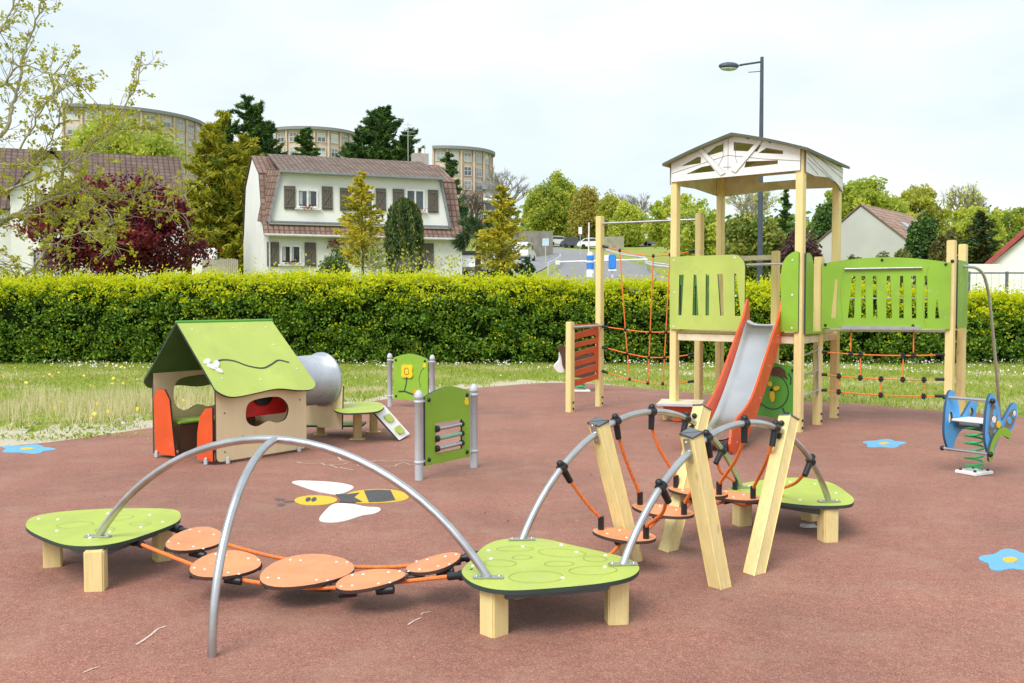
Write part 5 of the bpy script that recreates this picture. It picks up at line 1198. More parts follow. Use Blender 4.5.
# flowers at the windows
for (px_, py_, d_, lab) in ((308,208,dd,'red'),(418,210,dd,'red'),(292,263,0,'red')):
    p = hw(hpx(px_,d_),d_-.2,hz(px_,py_,d_)); P = np.array([p]*70)+RNG.normal(size=(70,3))*[.25,.06,.06]
    leaf_object('geranium_foliage', P, np.full(70,.09), [leafmat('geranium',[(.5,.02,.03),(.10,.2,.03),(.6,.05,.06)])], house)
p = hw(hpx(335),-.35,hz(335,246)); t = thing('hanging_basket', 'hanging basket of dark red flowers on the wall of the white house', 'hanging basket', p.to_tuple())
b = MB(); b.ball(p, .22, sc=(1,1,.6)); b.tube([p+Z*.1,p+Z*.8], .01, 5); b.build('basket', M_BROWN, t); P = np.array([p+Z*.1]*150)+RNG.normal(size=(150,3))*[.2,.15,.12]; leaf_object('flowers', P, np.full(150,.12), [leafmat('basket_flowers',[(.35,.02,.06),(.08,.15,.03),(.45,.05,.1)])], t)

# generic gabled house
def gable_house(label, A0, ang_, L_, Dp, zb, ze, zr, mroof, gable_front=True, name='house', overhang=.25, mwall=None):
    t = thing(name, label, 'house', A0.to_tuple()); a_u = Vector((math.cos(ang_),math.sin(ang_),0)); a_v = Vector((-a_u.y,a_u.x,0))
    f = lambda a, d, z: Vector((A0.x,A0.y,0))+a_u*a+a_v*d+Z*z
    b = MB()
    if gable_front: pts = [(0,zb),(L_,zb),(L_,ze),(L_/2,zr),(0,ze)]; F = [f(a,0,z) for a,z in pts]; Bk = [f(a,Dp,z) for a,z in pts]
    else: pts = [(0,zb),(Dp,zb),(Dp,ze),(Dp/2,zr),(0,ze)]; F = [f(L_,a,z) for a,z in pts]; Bk = [f(0,a,z) for a,z in pts]
    b.add(F+Bk, [(0,1,2,3,4),(9,8,7,6,5)]+[((i+1)%5,i,i+5,(i+1)%5+5) for i in (0,1,4)]); b.build('wall', mwall or render_w, t)
    o = overhang; sl = (zr-ze)/((L_ if gable_front else Dp)/2)
    if gable_front: P = [[f(-o,Dp+o,ze-o*sl),f(-o,-o,ze-o*sl),f(L_/2,-o,zr+.05),f(L_/2,Dp+o,zr+.05)],[f(L_+o,-o,ze-o*sl),f(L_+o,Dp+o,ze-o*sl),f(L_/2,Dp+o,zr+.05),f(L_/2,-o,zr+.05)]]
    else: P = [[f(-o,-o,ze-o*sl),f(L_+o,-o,ze-o*sl),f(L_+o,Dp/2,zr+.05),f(-o,Dp/2,zr+.05)],[f(L_+o,Dp+o,ze-o*sl),f(-o,Dp+o,ze-o*sl),f(-o,Dp/2,zr+.05),f(L_+o,Dp/2,zr+.05)]]
    P = [[p+Z*.09 for p in q] for q in P]
    quads_uv('roof', P, mroof, t)
    return t, f
# left house behind the red maple
hl_, fL = gable_house('house with a brown tiled roof and white walls behind the dark red maple', Vector((-27.5,43.5,0)), R(23), 12.6, 9, 1.5, 5.8, 8.95, T_DARK, False)
b = MB(); p0_ = fL(5.2,-1.6,0)
pts = [(0,1.5),(3.4,1.5),(3.4,6.6),(1.7,8.2),(0,6.6)]; u_ = Vector((math.cos(R(23)),math.sin(R(23)),0)); b.plate(p0_, u_, Z, [(0,1.5),(3.4,1.5),(3.4,6.4),(1.7,8.1),(0,6.4)], th=.3); b.build('gable_wall', render_w, hl_)
quads_uv('dormer_roof', [[fL(5.0,4,6.2),fL(5.0,-2.0,6.2),fL(6.9,-2.0,8.35),fL(6.9,4,8.35)],[fL(8.8,-2.0,6.2),fL(8.8,4,6.2),fL(6.9,4,8.35),fL(6.9,-2.0,8.35)]], T_DARK, hl_)
A4 = Matrix.Rotation(R(23),3,'Z')
window(hl_, fL, 6.1, 7.6, 5.0, 6.4, -1.8, A4); window(hl_, fL, 6.0, 7.8, 2.4, 3.9, -1.8, A4); window(hl_, fL, 1.5, 3.0, 3.0, 4.4, -.02, A4)
# right gable house
p = D(835,262,56); gh, fG = gable_house('pale grey gable wall house with a brown roof and skylight right of the play tower', Vector((p.x-1.9,58,0)), R(-38), 8.0, 9, 1.5, 3.6, 6.8, T_LIGHT, True, overhang=.08, mwall=mat('grey_render',(.50,.51,.47),.9,var=.07,scale=.5,detail=8))
b = MB(); sl_ = .8; q0 = fG(5.5,3.9,6.8-1.5*sl_+.17); 
uu_ = (fG(1,0,0)-fG(0,0,0)); dn = (uu_-Z*sl_).normalized(); vv_ = (fG(0,1,0)-fG(0,0,0)).normalized(); nn_ = dn.cross(vv_); b.box(q0, (1.0,.8,.08), Matrix((dn,vv_,nn_)).transposed(), .02); b.build('skylight', mat('skylight_glass',(.35,.45,.55),.15,spec=.8), gh)
# far right house
p = D(985,262,42); rh, fR = gable_house('white gabled house with red roof edge at the right edge of the picture', Vector((p.x+.3,42,0)), R(-34), 9.4, 9, .6, 3.15, 7.3, tile_mat('dark_red_tiles',(.30,.07,.05)), True, overhang=.18)
b = MB(); b.beam(fR(-.2,-.22,3.05), fR(4.2,-.22,7.35), .08,.2); b.build('verge_board', mat('red_verge',(.34,.07,.06),.6), rh)
p = D(965,262,40); wp = wall('garden_wall', 'low white garden wall in front of the right hand house', 962, 1000, 39.5, 39.5, 264, 1, render_w)
# metal fence right
x0_, y0_ = pw(985,33); t = thing('metal_fence', 'dark metal rail fence above the hedge at the right edge', 'fence', (x0_,33,H(33)))
xr = [pw(p_,33)[0] for p_ in (968,1006,1044)]; zt = D(1000,273,33).z; zb_ = D(1000,291,33).z
for x in xr: b = MB(); b.beam((x,33,H(33)-.1),(x,33,zt+.05),.08,.08); b.build('post', M_CAP, t)
b = MB(); b.beam((xr[0],33,zt),(xr[-1],33,zt),.04,.05); [b.tube([(x,33,H(33)),(x,33,zt)], .004, 3) for x in np.arange(xr[0],xr[-1],.25)]; b.build('mesh_panel', M_CAP, t)
# picket fence by the house
t = thing('picket_fence', 'weathered wooden picket fence between the red maple and the white house', 'fence', D(222,265,47).to_tuple())
for px_ in np.arange(203,238,1.9):
    q = D(px_, 259+random.uniform(-.8,.8), 47); b = MB(); b.box((q.x,47,(q.z+H(47))/2),(.075,.03,q.z-H(47)),bev=0); b.build('picket', conc, t)
b = MB(); q0 = D(202,265,47.05); q1 = D(238,265,47.05); b.beam(q0,q1,.04,.08); b.build('rail', conc, t)
b = MB(); q0 = D(186,247,47.6); q1 = D(210,247,47.6); b.box(((q0.x+q1.x)/2,48.6,q0.z/2+.5),(q1.x-q0.x,.3,q0.z-1),bev=0); tag(b.build('garden_wall', render_w), 'white garden wall piece beside the picket fence', 'wall')

# ------------------------------------------------------------------ apartment blocks
brick = mat('pinkish_brick', (.56,.45,.36), .9, var=.12, scale=1.5, detail=8); slate = mat('grey_roof_edge', (.24,.26,.29), .7); agl = mat('apartment_glass', (.16,.20,.25), .15, spec=.7, var=.5, scale=.3); _n, _l = nodes_of(agl); _o = _n.new('ShaderNodeObjectInfo'); _c = _n.new('ShaderNodeValToRGB'); _c.color_ramp.elements[0].color = (.05,.07,.09,1); _c.color_ramp.elements[1].color = (.55,.57,.56,1); _l.new(_o.outputs['Random'], _c.inputs[0]); _l.new(_c.outputs[0], _n['Principled BSDF'].inputs['Base Color']); pale = mat('pale_panel', (.62,.60,.56), .8)
def curved_block(label, cx, cy, rad, a0, a1, zb, zt, floors, cols, fh=2.9, only=None):
    t = thing('apartment_block', label, 'apartment block', (cx,cy,zb)); n = 40
    def P(a, r_, z): return Vector((cx+r_*math.sin(a), cy-r_*math.cos(a), z))
    A = [a0+(a1-a0)*i/n for i in range(n+1)]
    b = MB(); vs = []; fs = []
    for r_ in (rad, rad-9):
        for a in A: vs += [P(a,r_,zb),P(a,r_,zt)]
    o = 2*(n+1)
    for i in range(n): fs += [(2*i,2*i+2,2*i+3,2*i+1),(o+2*i+1,o+2*i+3,o+2*i+2,o+2*i),(2*i+1,2*i+3,o+2*i+3,o+2*i+1)]
    fs += [(0,1,o+1,o),(2*n,o+2*n,o+2*n+1,2*n+1)]; b.add(vs, fs); b.build('wall', brick, t)
    b = MB(); vs = []; fs = []
    prof_ = [(rad-9.3,zt-.1),(rad+.9,zt-.05),(rad+.95,zt+.55),(rad-9.3,zt+.9)]
    for a in A:
        for r_, z in prof_: vs.append(P(a,r_,z))
    for i in range(n):
        for j in range(4): fs.append((4*i+j,4*i+(j+1)%4,4*i+4+(j+1)%4,4*i+4+j))
    b.add(vs, fs+[(0,1,2,3),(4*n+3,4*n+2,4*n+1,4*n)]); b.build('roof', slate, t)
    for c in range(cols):
        a = a0+(a1-a0)*(c+.5)/cols; nrm = Vector((math.sin(a),-math.cos(a),0)); tg = Vector((math.cos(a),math.sin(a),0)); Am = Matrix((tg,nrm,Z)).transposed(); wid = rad*abs(a1-a0)/cols
        for f in range(floors):
            b = MB(); z = zt-1.55-f*fh; b.box(P(a,rad+.05,z),(wid*.62,.12,1.9),Am,0)
            for sx in (-.5,0,.5): b.box(P(a,rad+.05,z)+tg*sx*wid*.58+nrm*.05,(.1,.12,1.95),Am,0)
            b.box(P(a,rad+.09,z-.9),(wid*.66,.2,.12),Am,0); b.box(P(a,rad+.09,z+.1),(wid*.6,.14,.08),Am,0); f_ = b.build('window', pale, t)
            b = MB(); b.box(P(a,rad+.11,z-.42),(wid*.52,.05,.85),Am,0); b.box(P(a,rad+.11,z+.5),(wid*.52,.05,.65),Am,0); b.each('pane', agl, f_)
        a2 = a0+(a1-a0)*c/cols; b = MB(); b.beam(P(a2,rad+.28,zt-floors*fh),P(a2,rad+.28,zt-.1),.35,.35,bev=0); b.build('pilaster', brick, t)
    return t
p = D(452,148,215); curved_block('tall curved brick apartment block right of the white house', D(443,150,207).x, 217, 9.7, R(-12), R(125), 12, D(444,148.5,207).z, 6, 8)
p = D(300,128,200); curved_block('curved brick apartment block seen over the white house roof between two dark conifers', D(301,130,205).x, 215, 9.2, R(-38), R(105), 12, D(303,129.5,206).z, 3, 8)
curved_block('curved brick apartment block on the hill behind the left house', D(70,110,195).x, 214, 19, R(-4), R(105), 12, D(120,107,195).z, 4, 10)
# small balcony block
t = thing('apartment_block', 'narrow pale block with dark top floor beside the tall curved brick block', 'apartment block', D(493,228,205).to_tuple())
q0, q1 = D(484,186,205), D(501,186,205); zt = q0.z
b = MB(); b.box(((q0.x+q1.x)/2,208,(zt+12)/2-1.5),(q1.x-q0.x,6,zt-12),bev=0); b.build('wall', pale, t)
b = MB(); b.box(((q0.x+q1.x)/2,208,zt+.1),(q1.x-q0.x+.6,7,1.6),bev=0); b.build('roof', slate, t)
for f in range(5): b = MB(); b.box(((q0.x+q1.x)/2,204.4,zt-2.6-f*2.9),(q1.x-q0.x+.3,1.4,.9),bev=0); b.build('balcony', pvc, t)
b = MB(); [b.box(((q0.x+q1.x)/2,204.96,zt-1.3-f*2.9),(q1.x-q0.x-.5,.1,1.5),bev=0) for f in range(5)]; b.each('window', agl, t)

# ------------------------------------------------------------------ street lamp
lx0 = D(759.5,300,30); lm = mat('lamp_post_paint', (.055,.075,.11), .45); t = thing('street_lamp', 'tall dark blue street lamp with one arm rising behind the play tower roof', 'street lamp', (lx0.x,30,H(30)))
zt = D(758,57,30).z; b = MB(); b.tube([(lx0.x,30,H(30)-.1),(lx0.x,30,4.2),(lx0.x,30,zt)], [.085,.075,.05], 12); b.build('pole', lm, t)
px1 = D(729.5,68,30); b = MB(); b.tube([(lx0.x,30,zt-.14),(px1.x+.4,30,px1.z+.1),(px1.x+.3,30,px1.z+.08)], [.03,.03,.035], 8); b.tube([(lx0.x,30,zt-.42),(lx0.x-.4,30,zt-.45)], .012, 6); b.build('arm', lm, t)
b = MB(); b.ball(px1+Vector((-.02,0,.06)), .31, sc=(1,.5,.36), n=16); hd_ = b.build('lamp_head', lm, t); b = MB(); b.ball(px1+Vector((-.02,0,-.01)), .26, sc=(1,.5,.3), n=14); b.build('lamp_glass', mat('lamp_glass',(.45,.50,.40),.2), hd_)

# ================================================================== TREES
def tree(name, label, cat, bbox, Y, kind, mats, n=6000, leaf=.2, clumps=40, group=None, trunk=None, bark=None, zbase=None, seed=0, fill=.5, aspect=.6, cs=.3, depth=None, pick=None, tx=None, expo=.7, sweep=0, spires=((0,1,1),)):
    """bbox = crown extent in the picture (x0,x1,ytop,ybot) at depth Y, turned into metres"""
    rs = np.random.default_rng(seed+int(bbox[0]*7+bbox[2])); rnd = random.Random(seed+int(bbox[0]))
    x0, x1, yt, yb = bbox; a = D(x0,yb,Y); c = D(x1,yt,Y); rx = (c.x-a.x)/2; rz = (c.z-a.z)/2; cx = (a.x+c.x)/2; cz = (a.z+c.z)/2; ry = depth or rx
    zb = H(Y) if zbase is None else zbase
    bx_ = cx if tx is None else D(tx,yb,Y).x
    t = thing(name, label, cat, (bx_,Y,zb), group); bark = bark or M_BARK; tr = trunk or max(.07, rx*.07)
    tb_ = MB(); cen = []; rad = []; dirs = []
    if kind == 'round':
        for i in range(clumps):
            d = rs.normal(size=3); d /= np.linalg.norm(d); r_ = rs.uniform(.35,1)**.5*(1-cs*.8)*(1+.14*rs.normal())
            if d[2] < -.6: d[2] *= .6
            cen.append([d[0]*rx*r_, d[1]*ry*r_, d[2]*rz*r_]); rad.append(cs*rs.uniform(.6,1.25))
        cen = np.array(cen)+[cx,Y,cz]
        top = Vector((cx,Y,cz+rz*.25)); base = Vector((bx_,Y,zb-.1)); tp = [base, base.lerp(top,.4)+Vector((rnd.uniform(-.1,.1)*rx,0,0)), base.lerp(top,.75)+Vector((rnd.uniform(-.1,.1)*rx,0,0)), top]
        tp = cr_open(tp, 4); tb_.tube(tp, [tr*(1-.75*i/(len(tp)-1)) for i in range(len(tp))], 9)
        for c_ in cen[::1 if clumps < 60 else 2]:
            s_ = tp[int(len(tp)*rnd.uniform(.35,.9))]; e_ = Vector(c_); m1 = s_.lerp(e_,.5)+Vector((0,0,(e_.z-s_.z)*.1-.05*rz)); tb_.tube([s_,m1,e_], [tr*.35,tr*.2,tr*.06], 5, caps=False)
        k = rs.integers(0, clumps, n); v = rs.normal(size=(n,3)); v /= np.linalg.norm(v,axis=1)[:,None]; rr = (rs.uniform(0,1,n)**.5)[:,None]
        Rk = np.array(rad)[k][:,None]
        P = cen[k]+v*rr*Rk*np.array([rx,ry,rz*.85]); nf_ = int(n*fill*.35); q = rs.normal(size=(nf_,3)); q /= np.linalg.norm(q,axis=1)[:,None]; q *= (rs.uniform(0,1,nf_)**.4)[:,None]*.86; P[:nf_] = q*[rx,ry,rz]+[cx,Y,cz]
        ids = (np.array([rs.random() for _ in range(clumps)])[k] < (pick or .5)).astype(int) if len(mats) > 1 else np.zeros(n,int)
        flip = rs.uniform(size=n) < .2; ids = np.where(flip & (len(mats) > 1), 1-ids, ids)
        leaf_object('crown', P, np.full(n,leaf), mats, t, midx=ids, aspect=aspect)
    elif kind == 'conifer':
        base = Vector((bx_,Y,zb-.1)); topz = cz+rz; tb_.tube([base,(cx,Y,cz),(cx,Y,topz-.1)], [tr,tr*.6,.02], 8)
        P = []; Dd = []; ids = []; nb_ = clumps
        for i in range(nb_):
            sx_, sh_, sw_ = spires[i % len(spires)]; f = (i+rs.uniform())/nb_; zt_ = topz-2*rz*(1-sh_); z = zt_-2*rz*sh_*f**.9; ax_ = cx+sx_*rx*(1 if f > .0 else 1); r_ = sw_*rx*(.10+.98*f**expo)*rs.uniform(.72,1.12)*(1 if f < .85 else 1-(f-.85)*2.0); a_ = rs.uniform(0,2*PI)
            dx, dy = math.cos(a_), math.sin(a_)*ry/rx; up = rs.uniform(-.2,.45)*r_*(1+sweep)
            e_ = np.array([ax_+dx*r_, Y+dy*r_, z+up]); s_ = np.array([cx+(ax_-cx)*(1-.3*f),Y,z-.1*r_])
            if i % 2 == 0: tb_.tube([Vector(s_),Vector((s_+e_)/2)+Vector((0,0,-.03*r_)),Vector(e_)], [tr*.25,tr*.15,.01], 4, caps=False)
            m_ = n//nb_; t_ = rs.uniform(.15,1.05,m_)[:,None]; w_ = (.26*r_+.05)*(1.05-t_*.8)
            pp = s_+(e_-s_)*t_+rs.normal(size=(m_,3))*w_*np.array([.55,.55,.35]); P.append(pp)
            dd_ = np.tile((e_-s_)/(np.linalg.norm(e_-s_)+1e-6),(m_,1)); dd_[:,2] -= .1; Dd.append(dd_); g_ = rs.random() < (pick or .5); ids.append(np.where(rs.uniform(size=m_) < .2, not g_, g_) if len(mats) > 1 else np.zeros(m_))
        P = np.concatenate(P); leaf_object('crown', P, np.full(len(P),leaf), mats, t, midx=np.concatenate(ids).astype(int), normals=np.concatenate(Dd), flat=.42, aspect=aspect)
    elif kind == 'column':
        tb_.tube([(bx_,Y,zb-.1),(cx,Y,cz+rz*.6)], [tr,.03], 8)
        a_ = rs.uniform(0,2*PI,n); f = rs.uniform(0,1,n); pr_ = np.sqrt(np.clip(1-np.abs(2*f-1)**3.2,0,1)); lump_ = 1+.07*np.sin(a_*9+f*6)+.05*np.sin(f*30+a_*4); r_ = pr_*lump_*rs.uniform(.8,1,n)
        P = np.stack([cx+np.cos(a_)*rx*r_, Y+np.sin(a_)*ry*r_, cz-rz+2*rz*f],1); leaf_object('crown', P, np.full(n,leaf), mats, t, midx=(np.sin(a_*9+f*6)+rs.normal(size=n)*.7 > .4).astype(int) if len(mats) > 1 else None, normals=np.tile([0,0,1.],(n,1)), flat=.25, aspect=.35)
    elif kind == 'bare':
        def grow(p, d, L_, r_, lv):
            q = p+d*L_; m1 = p.lerp(q,.5)+Vector((rnd.gauss(0,.04),rnd.gauss(0,.04),0))*L_; tb_.tube([p,m1,q], [r_,r_*.8,r_*.6], 5 if lv > 1 else 3, caps=False)
            if lv == 0: return
            for _ in range(3 if lv > 1 else 4):
                nd = (d+Vector((rnd.gauss(0,.45),rnd.gauss(0,.45),rnd.gauss(.12,.25)))).normalized(); grow(p.lerp(q,rnd.uniform(.55,1)), nd, L_*rnd.uniform(.6,.85), r_*.58, lv-1)
        h = (c.z-zb); base = Vector((bx_,Y,zb-.1))
        for _ in range(3): grow(base+Z*h*.25, Vector((rnd.gauss(0,.35),rnd.gauss(0,.3),1)).normalized(), h*.28, tr*.7, 5)
        tb_.tube([base, base+Z*h*.28], [tr,tr*.8], 8)
        tb_.build('branches', bark, t)
        if n:
            k = np.array(tb_.v)[rs.integers(len(tb_.v)//3, len(tb_.v), n)]+rs.normal(size=(n,3))*.25; leaf_object('crown', k, np.full(n,leaf), mats, t)
        return t
    tb_.build('trunk', bark, t)
    return t
LM = leafmat
maple = [LM('maroon_leaves',[(.15,.016,.028),(.26,.03,.045),(.36,.06,.07),(.19,.022,.035)],.4), LM('dark_maroon_leaves',[(.06,.01,.018),(.13,.02,.03)],.3)]
tree('red_maple', 'dense dark red leaved maple tree behind the hedge at left', 'tree', (22,206,163,305), 37, 'round', maple, 30000, .15, 70, seed=3, fill=.5, cs=.27, depth=2.6)
dgr = [LM('dark_conifer',[(.03,.075,.025),(.06,.13,.035),(.045,.10,.035)],.15), LM('mid_conifer',[(.08,.17,.03),(.13,.23,.035)],.2)]
gold = [LM('olive_conifer',[(.12,.18,.02),(.22,.28,.03)],.25), LM('gold_conifer',[(.44,.43,.03),(.60,.54,.05),(.34,.38,.03),(.66,.60,.07)],.4)]
gold2 = [LM('golden_olive_needles',[(.26,.28,.03),(.40,.38,.04)],.3), LM('golden_young',[(.66,.56,.04),(.80,.68,.07),(.50,.46,.04)],.4)]  # duller and brighter golden needles, picked at random per branch
tree('cypress_tree', 'tall dark green cypress directly left of the white house, behind the golden one', 'tree', (204,296,98,300), 66, 'conifer', dgr, 50000, .52, 420, seed=1, aspect=.22, pick=.5, expo=.5, sweep=1.0, spires=((0,1,.75),(-.45,.93,.6),(.45,.86,.6),(.2,.95,.6)))
tree('cypress_tree', 'wide yellow tipped cypress directly left of the white house', 'tree', (176,272,112,300), 60, 'conifer', gold, 60000, .50, 520, seed=2, aspect=.2, pick=.85, expo=.5, sweep=1.1, spires=((0,1,.75),(-.5,.82,.6),(.45,.88,.65),(-.25,.93,.6),(.6,.68,.55),(-.6,.6,.55)))
tree('dark_conifer', 'small dark conifer above the left part of the white house roof', 'tree', (286,326,129,215), 72, 'conifer', dgr, 8000, .45, 90, seed=5, aspect=.35, expo=.5)
tree('dark_conifer', 'broad dark conifer with spreading tips above the middle of the white house roof', 'tree', (332,432,108,235), 74, 'conifer', dgr, 46000, .52, 380, seed=6, aspect=.22, expo=.45, sweep=.8, pick=.5, spires=((.05,1,.7),(-.45,.8,.62),(.45,.82,.62),(-.15,.95,.6)))
tree('dark_conifer', 'dark conifer with drooping limbs right of the white house chimney', 'tree', (424,472,152,262), 70, 'conifer', dgr, 7000, .45, 70, seed=8, aspect=.3)
tree('golden_conifer', 'slender golden young conifer in front of the white house', 'tree', (330,394,172,266), 43, 'conifer', gold2, 7000, .17, 90, seed=9, aspect=.4, pick=.7, trunk=.07, tx=363)
tree('golden_conifer', 'golden conifer right of the white house beside the palm', 'tree', (470,534,186,268), 44, 'conifer', gold2, 8500, .17, 100, seed=10, aspect=.4, pick=.55, trunk=.09, tx=505)
tree('columnar_yew', 'dark rounded columnar evergreen in front of the white house', 'tree', (386,423,199,285), 42, 'column', [LM('yew_leaves',[(.02,.05,.015),(.05,.09,.02),(.035,.07,.02)],.1),LM('yew_tips',[(.09,.13,.02),(.14,.17,.03)],.1)], 12000, .16, 1, trunk=.1)
tree('round_bush', 'pale green round bush below the golden conifer at the white house', 'bush', (317,352,250,290), 41, 'round', [LM('grey_green_leaves',[(.10,.15,.05),(.18,.24,.08),(.13,.19,.06)],.2)], 4500, .10, 24)
tree('round_bush', 'dark clipped round bush right of the golden conifer trunk', 'bush', (513,536,257,290), 44, 'round', dgr[:1], 2500, .11, 16)
tree('round_bush', 'dark bush behind the hedge left of the second golden conifer', 'bush', (486,514,252,292), 46, 'round', dgr, 2500, .13, 16)
tree('twiggy_shrub', 'thin sprouting yellow green shrub at the foot of the columnar evergreen', 'shrub', (412,440,240,292), 38, 'bare', [LM('spring_yellow',[(.45,.45,.05),(.55,.55,.08)],.4)], 260, .13, 1, trunk=.02, bark=M_BARKG)
tree('twiggy_shrub', 'loose pale shrub behind the hedge left of the columnar evergreen', 'shrub', (370,396,248,292), 39, 'bare', [LM('spring_pale',[(.30,.36,.10),(.38,.42,.14)],.4)], 300, .13, 1, trunk=.02, bark=M_BARKG)
# fan palm
pt = D(477,236,48); t = thing('fan_palm', 'dark fan palm with drooping leaves beside the white house', 'palm', (pt.x,48,H(48)))
b = MB(); b.tube([(pt.x,48,H(48)-.1),(pt.x+.1,48,pt.z)], [.16,.13], 10); b.build('trunk', M_BARK, t)
Lp = []; Dp_ = []
for i in range(34):
    a_ = random.uniform(0,2*PI); el = random.uniform(-.6,1.0); d = Vector((math.cos(a_)*math.cos(el),math.sin(a_)*math.cos(el),math.sin(el))); q = pt+d*.75+Z*-.05
    for k in range(30):
        dv = (d+Vector((random.gauss(0,.45),random.gauss(0,.45),random.gauss(-.2,.35)))).normalized(); Lp.append(q+dv*.30); Dp_.append(dv)
leaf_object('fronds', np.array(Lp), np.full(len(Lp),.62), [LM('palm_leaves',[(.03,.07,.025),(.07,.12,.04),(.05,.10,.03)],.15)], t, normals=np.array(Dp_), flat=.05, aspect=.09)
# wooded hill trees
sg = [LM('spring_green_leaves',[(.40,.46,.05),(.52,.56,.07),(.62,.63,.09),(.46,.50,.06)],.5), LM('spring_green_dark',[(0.195,0.305,0.049),(0.305,0.403,0.061)],.5)]
so = [LM('orange_bud_leaves',[(0.537,0.342,0.073),(0.634,0.439,0.110),(0.464,0.366,0.073)],.5), LM('spring_olive_leaves',[(0.390,0.403,0.073),(0.512,0.512,0.110)],.5)]
sy = [LM('yellow_green_leaves',[(0.561,0.610,0.073),(0.708,0.732,0.110),(0.464,0.537,0.073)],.5), LM('spring_green_mid',[(0.342,0.439,0.061),(0.464,0.549,0.085)],.5)]
gw = 'spring trees on the slope behind the parked cars'
tree('broadleaf_tree', 'large bright green tree at the left end of the slope behind the concrete wall', 'tree', (518,574,182,250), 165, 'round', sg, 32000, .46, 120, gw, seed=1)
tree('broadleaf_tree', 'green tree with the tallest pointed top behind the parked cars', 'tree', (540,584,170,250), 175, 'round', sg, 26000, .46, 110, gw, seed=2)
tree('broadleaf_tree', 'orange brown budding tree in the middle of the slope behind the cars', 'tree', (566,604,184,252), 160, 'round', so, 22000, .4, 110, gw, seed=3)
tree('broadleaf_tree', 'olive green tree behind the upper part of the tall net post', 'tree', (590,632,192,252), 158, 'round', [so[1],sg[0]], 22000, .4, 110, gw, seed=4)
tree('broadleaf_tree', 'yellow green tree at the right end of the slope, behind the rope net', 'tree', (608,648,200,256), 150, 'round', sy, 22000, .4, 110, gw, seed=5)
gb2 = 'bare grey trees on the skyline'
tree('bare_tree', 'leafless grey tree beside the narrow pale block', 'tree', (494,526,166,240), 190, 'bare', sg, 0, .4, 1, gb2, trunk=.5, bark=M_BARKG)
tree('bare_tree', 'leafless grey tree on the skyline above the rope net', 'tree', (618,660,190,246), 200, 'bare', sg, 0, .4, 1, gb2, trunk=.5, bark=M_BARKG, seed=2)
tree('bare_tree', 'brown leafless tree in front of the curved brick block', 'tree', (440,486,186,246), 120, 'bare', sg, 0, .4, 1, gb2, trunk=.35, bark=M_BARK, seed=3)
tree('broadleaf_tree', 'loose light green tree left of the tower roof', 'tree', (640,712,186,262), 95, 'round', sy, 11000, .30, 80, seed=6, fill=.15, cs=.17)
tree('broadleaf_tree', 'bushy green tree between the net post and the tower', 'tree', (670,730,200,272), 85, 'round', [sg[1],sy[0]], 9000, .34, 45, seed=7)
tree('bare_tree', 'pale leafless tree seen under the tower roof', 'tree', (708,776,178,258), 110, 'bare', sy, 900, .3, 1, gb2, trunk=.3, bark=M_BARKG, seed=6)
tree('large_shrub', 'large yellow green evergreen shrub seen through the tower under its roof', 'shrub', (718,792,206,292), 52, 'round', [LM('laurel_leaves',[(.08,.15,.03),(.20,.27,.05),(.12,.20,.04)],.2),LM('laurel_tips',[(.36,.35,.06),(.26,.30,.05)],.25)], 14000, .24, 50, seed=8, pick=.45)
tree('dark_spruce', 'narrow dark spruce top seen under the tower roof', 'tree', (770,800,186,285), 70, 'conifer', dgr, 7500, .34, 60, seed=11, aspect=.3)
tree('purple_shrub', 'purple brown shrub behind the tower right of the lamp post', 'shrub', (776,826,224,290), 50, 'round', [LM('purple_leaves',[(.07,.035,.035),(.13,.07,.06),(.10,.05,.05)],.2)], 9000, .17, 34, seed=12)
tree('dark_conifer', 'dark evergreen between the two right tower posts', 'tree', (806,846,196,290), 62, 'round', dgr, 7000, .26, 34, seed=13)
tree('broadleaf_tree', 'broad yellow green tree behind the right side of the tower roof', 'tree', (812,908,176,262), 88, 'round', sy, 30000, .32, 110, seed=14, pick=.6, cs=.21, fill=.3)
tree('broadleaf_tree', 'hazy green budding tree behind the pale gable house', 'tree', (880,952,184,262), 92, 'round', [so[1],sg[0]], 13000, .30, 90, seed=15, fill=.2, cs=.18)
tree('bare_tree', 'leafless grey tree above the dark evergreens at right', 'tree', (905,1000,182,262), 100, 'bare', sy, 500, .3, 1, gb2, trunk=.35, bark=M_BARKG, seed=16)
tree('dark_conifer', 'dark green conifer against the right side of the pale gable house', 'tree', (903,946,205,300), 50, 'round', dgr, 11000, .2, 40, seed=17, cs=.25)
tree('yew_tree', 'olive dark spiky evergreen left of the right edge house', 'tree', (950,1012,212,300), 47, 'conifer', [LM('yew_olive',[(.06,.08,.02),(.13,.13,.03),(.09,.10,.025)],.15),dgr[0]], 12000, .22, 110, seed=18, aspect=.32)
tree('yew_tree', 'olive brown bush between the two dark evergreens at right', 'bush', (925,968,226,300), 46, 'round', [LM('olive_brown_leaves',[(.10,.11,.03),(.16,.16,.04)],.2)], 6000, .17, 30, seed=19)
tree('broadleaf_tree', 'light green tree behind the yew at right', 'tree', (945,1010,204,270), 84, 'round', sy, 15000, .29, 80, seed=20, cs=.22, fill=.3)
tree('broadleaf_tree', 'green tree behind the roof of the right edge house', 'tree', (985,1060,208,270), 88, 'round', sg, 15000, .29, 80, seed=21, cs=.22, fill=.3)
gs = 'low shrubs at the foot of the pale gable house'
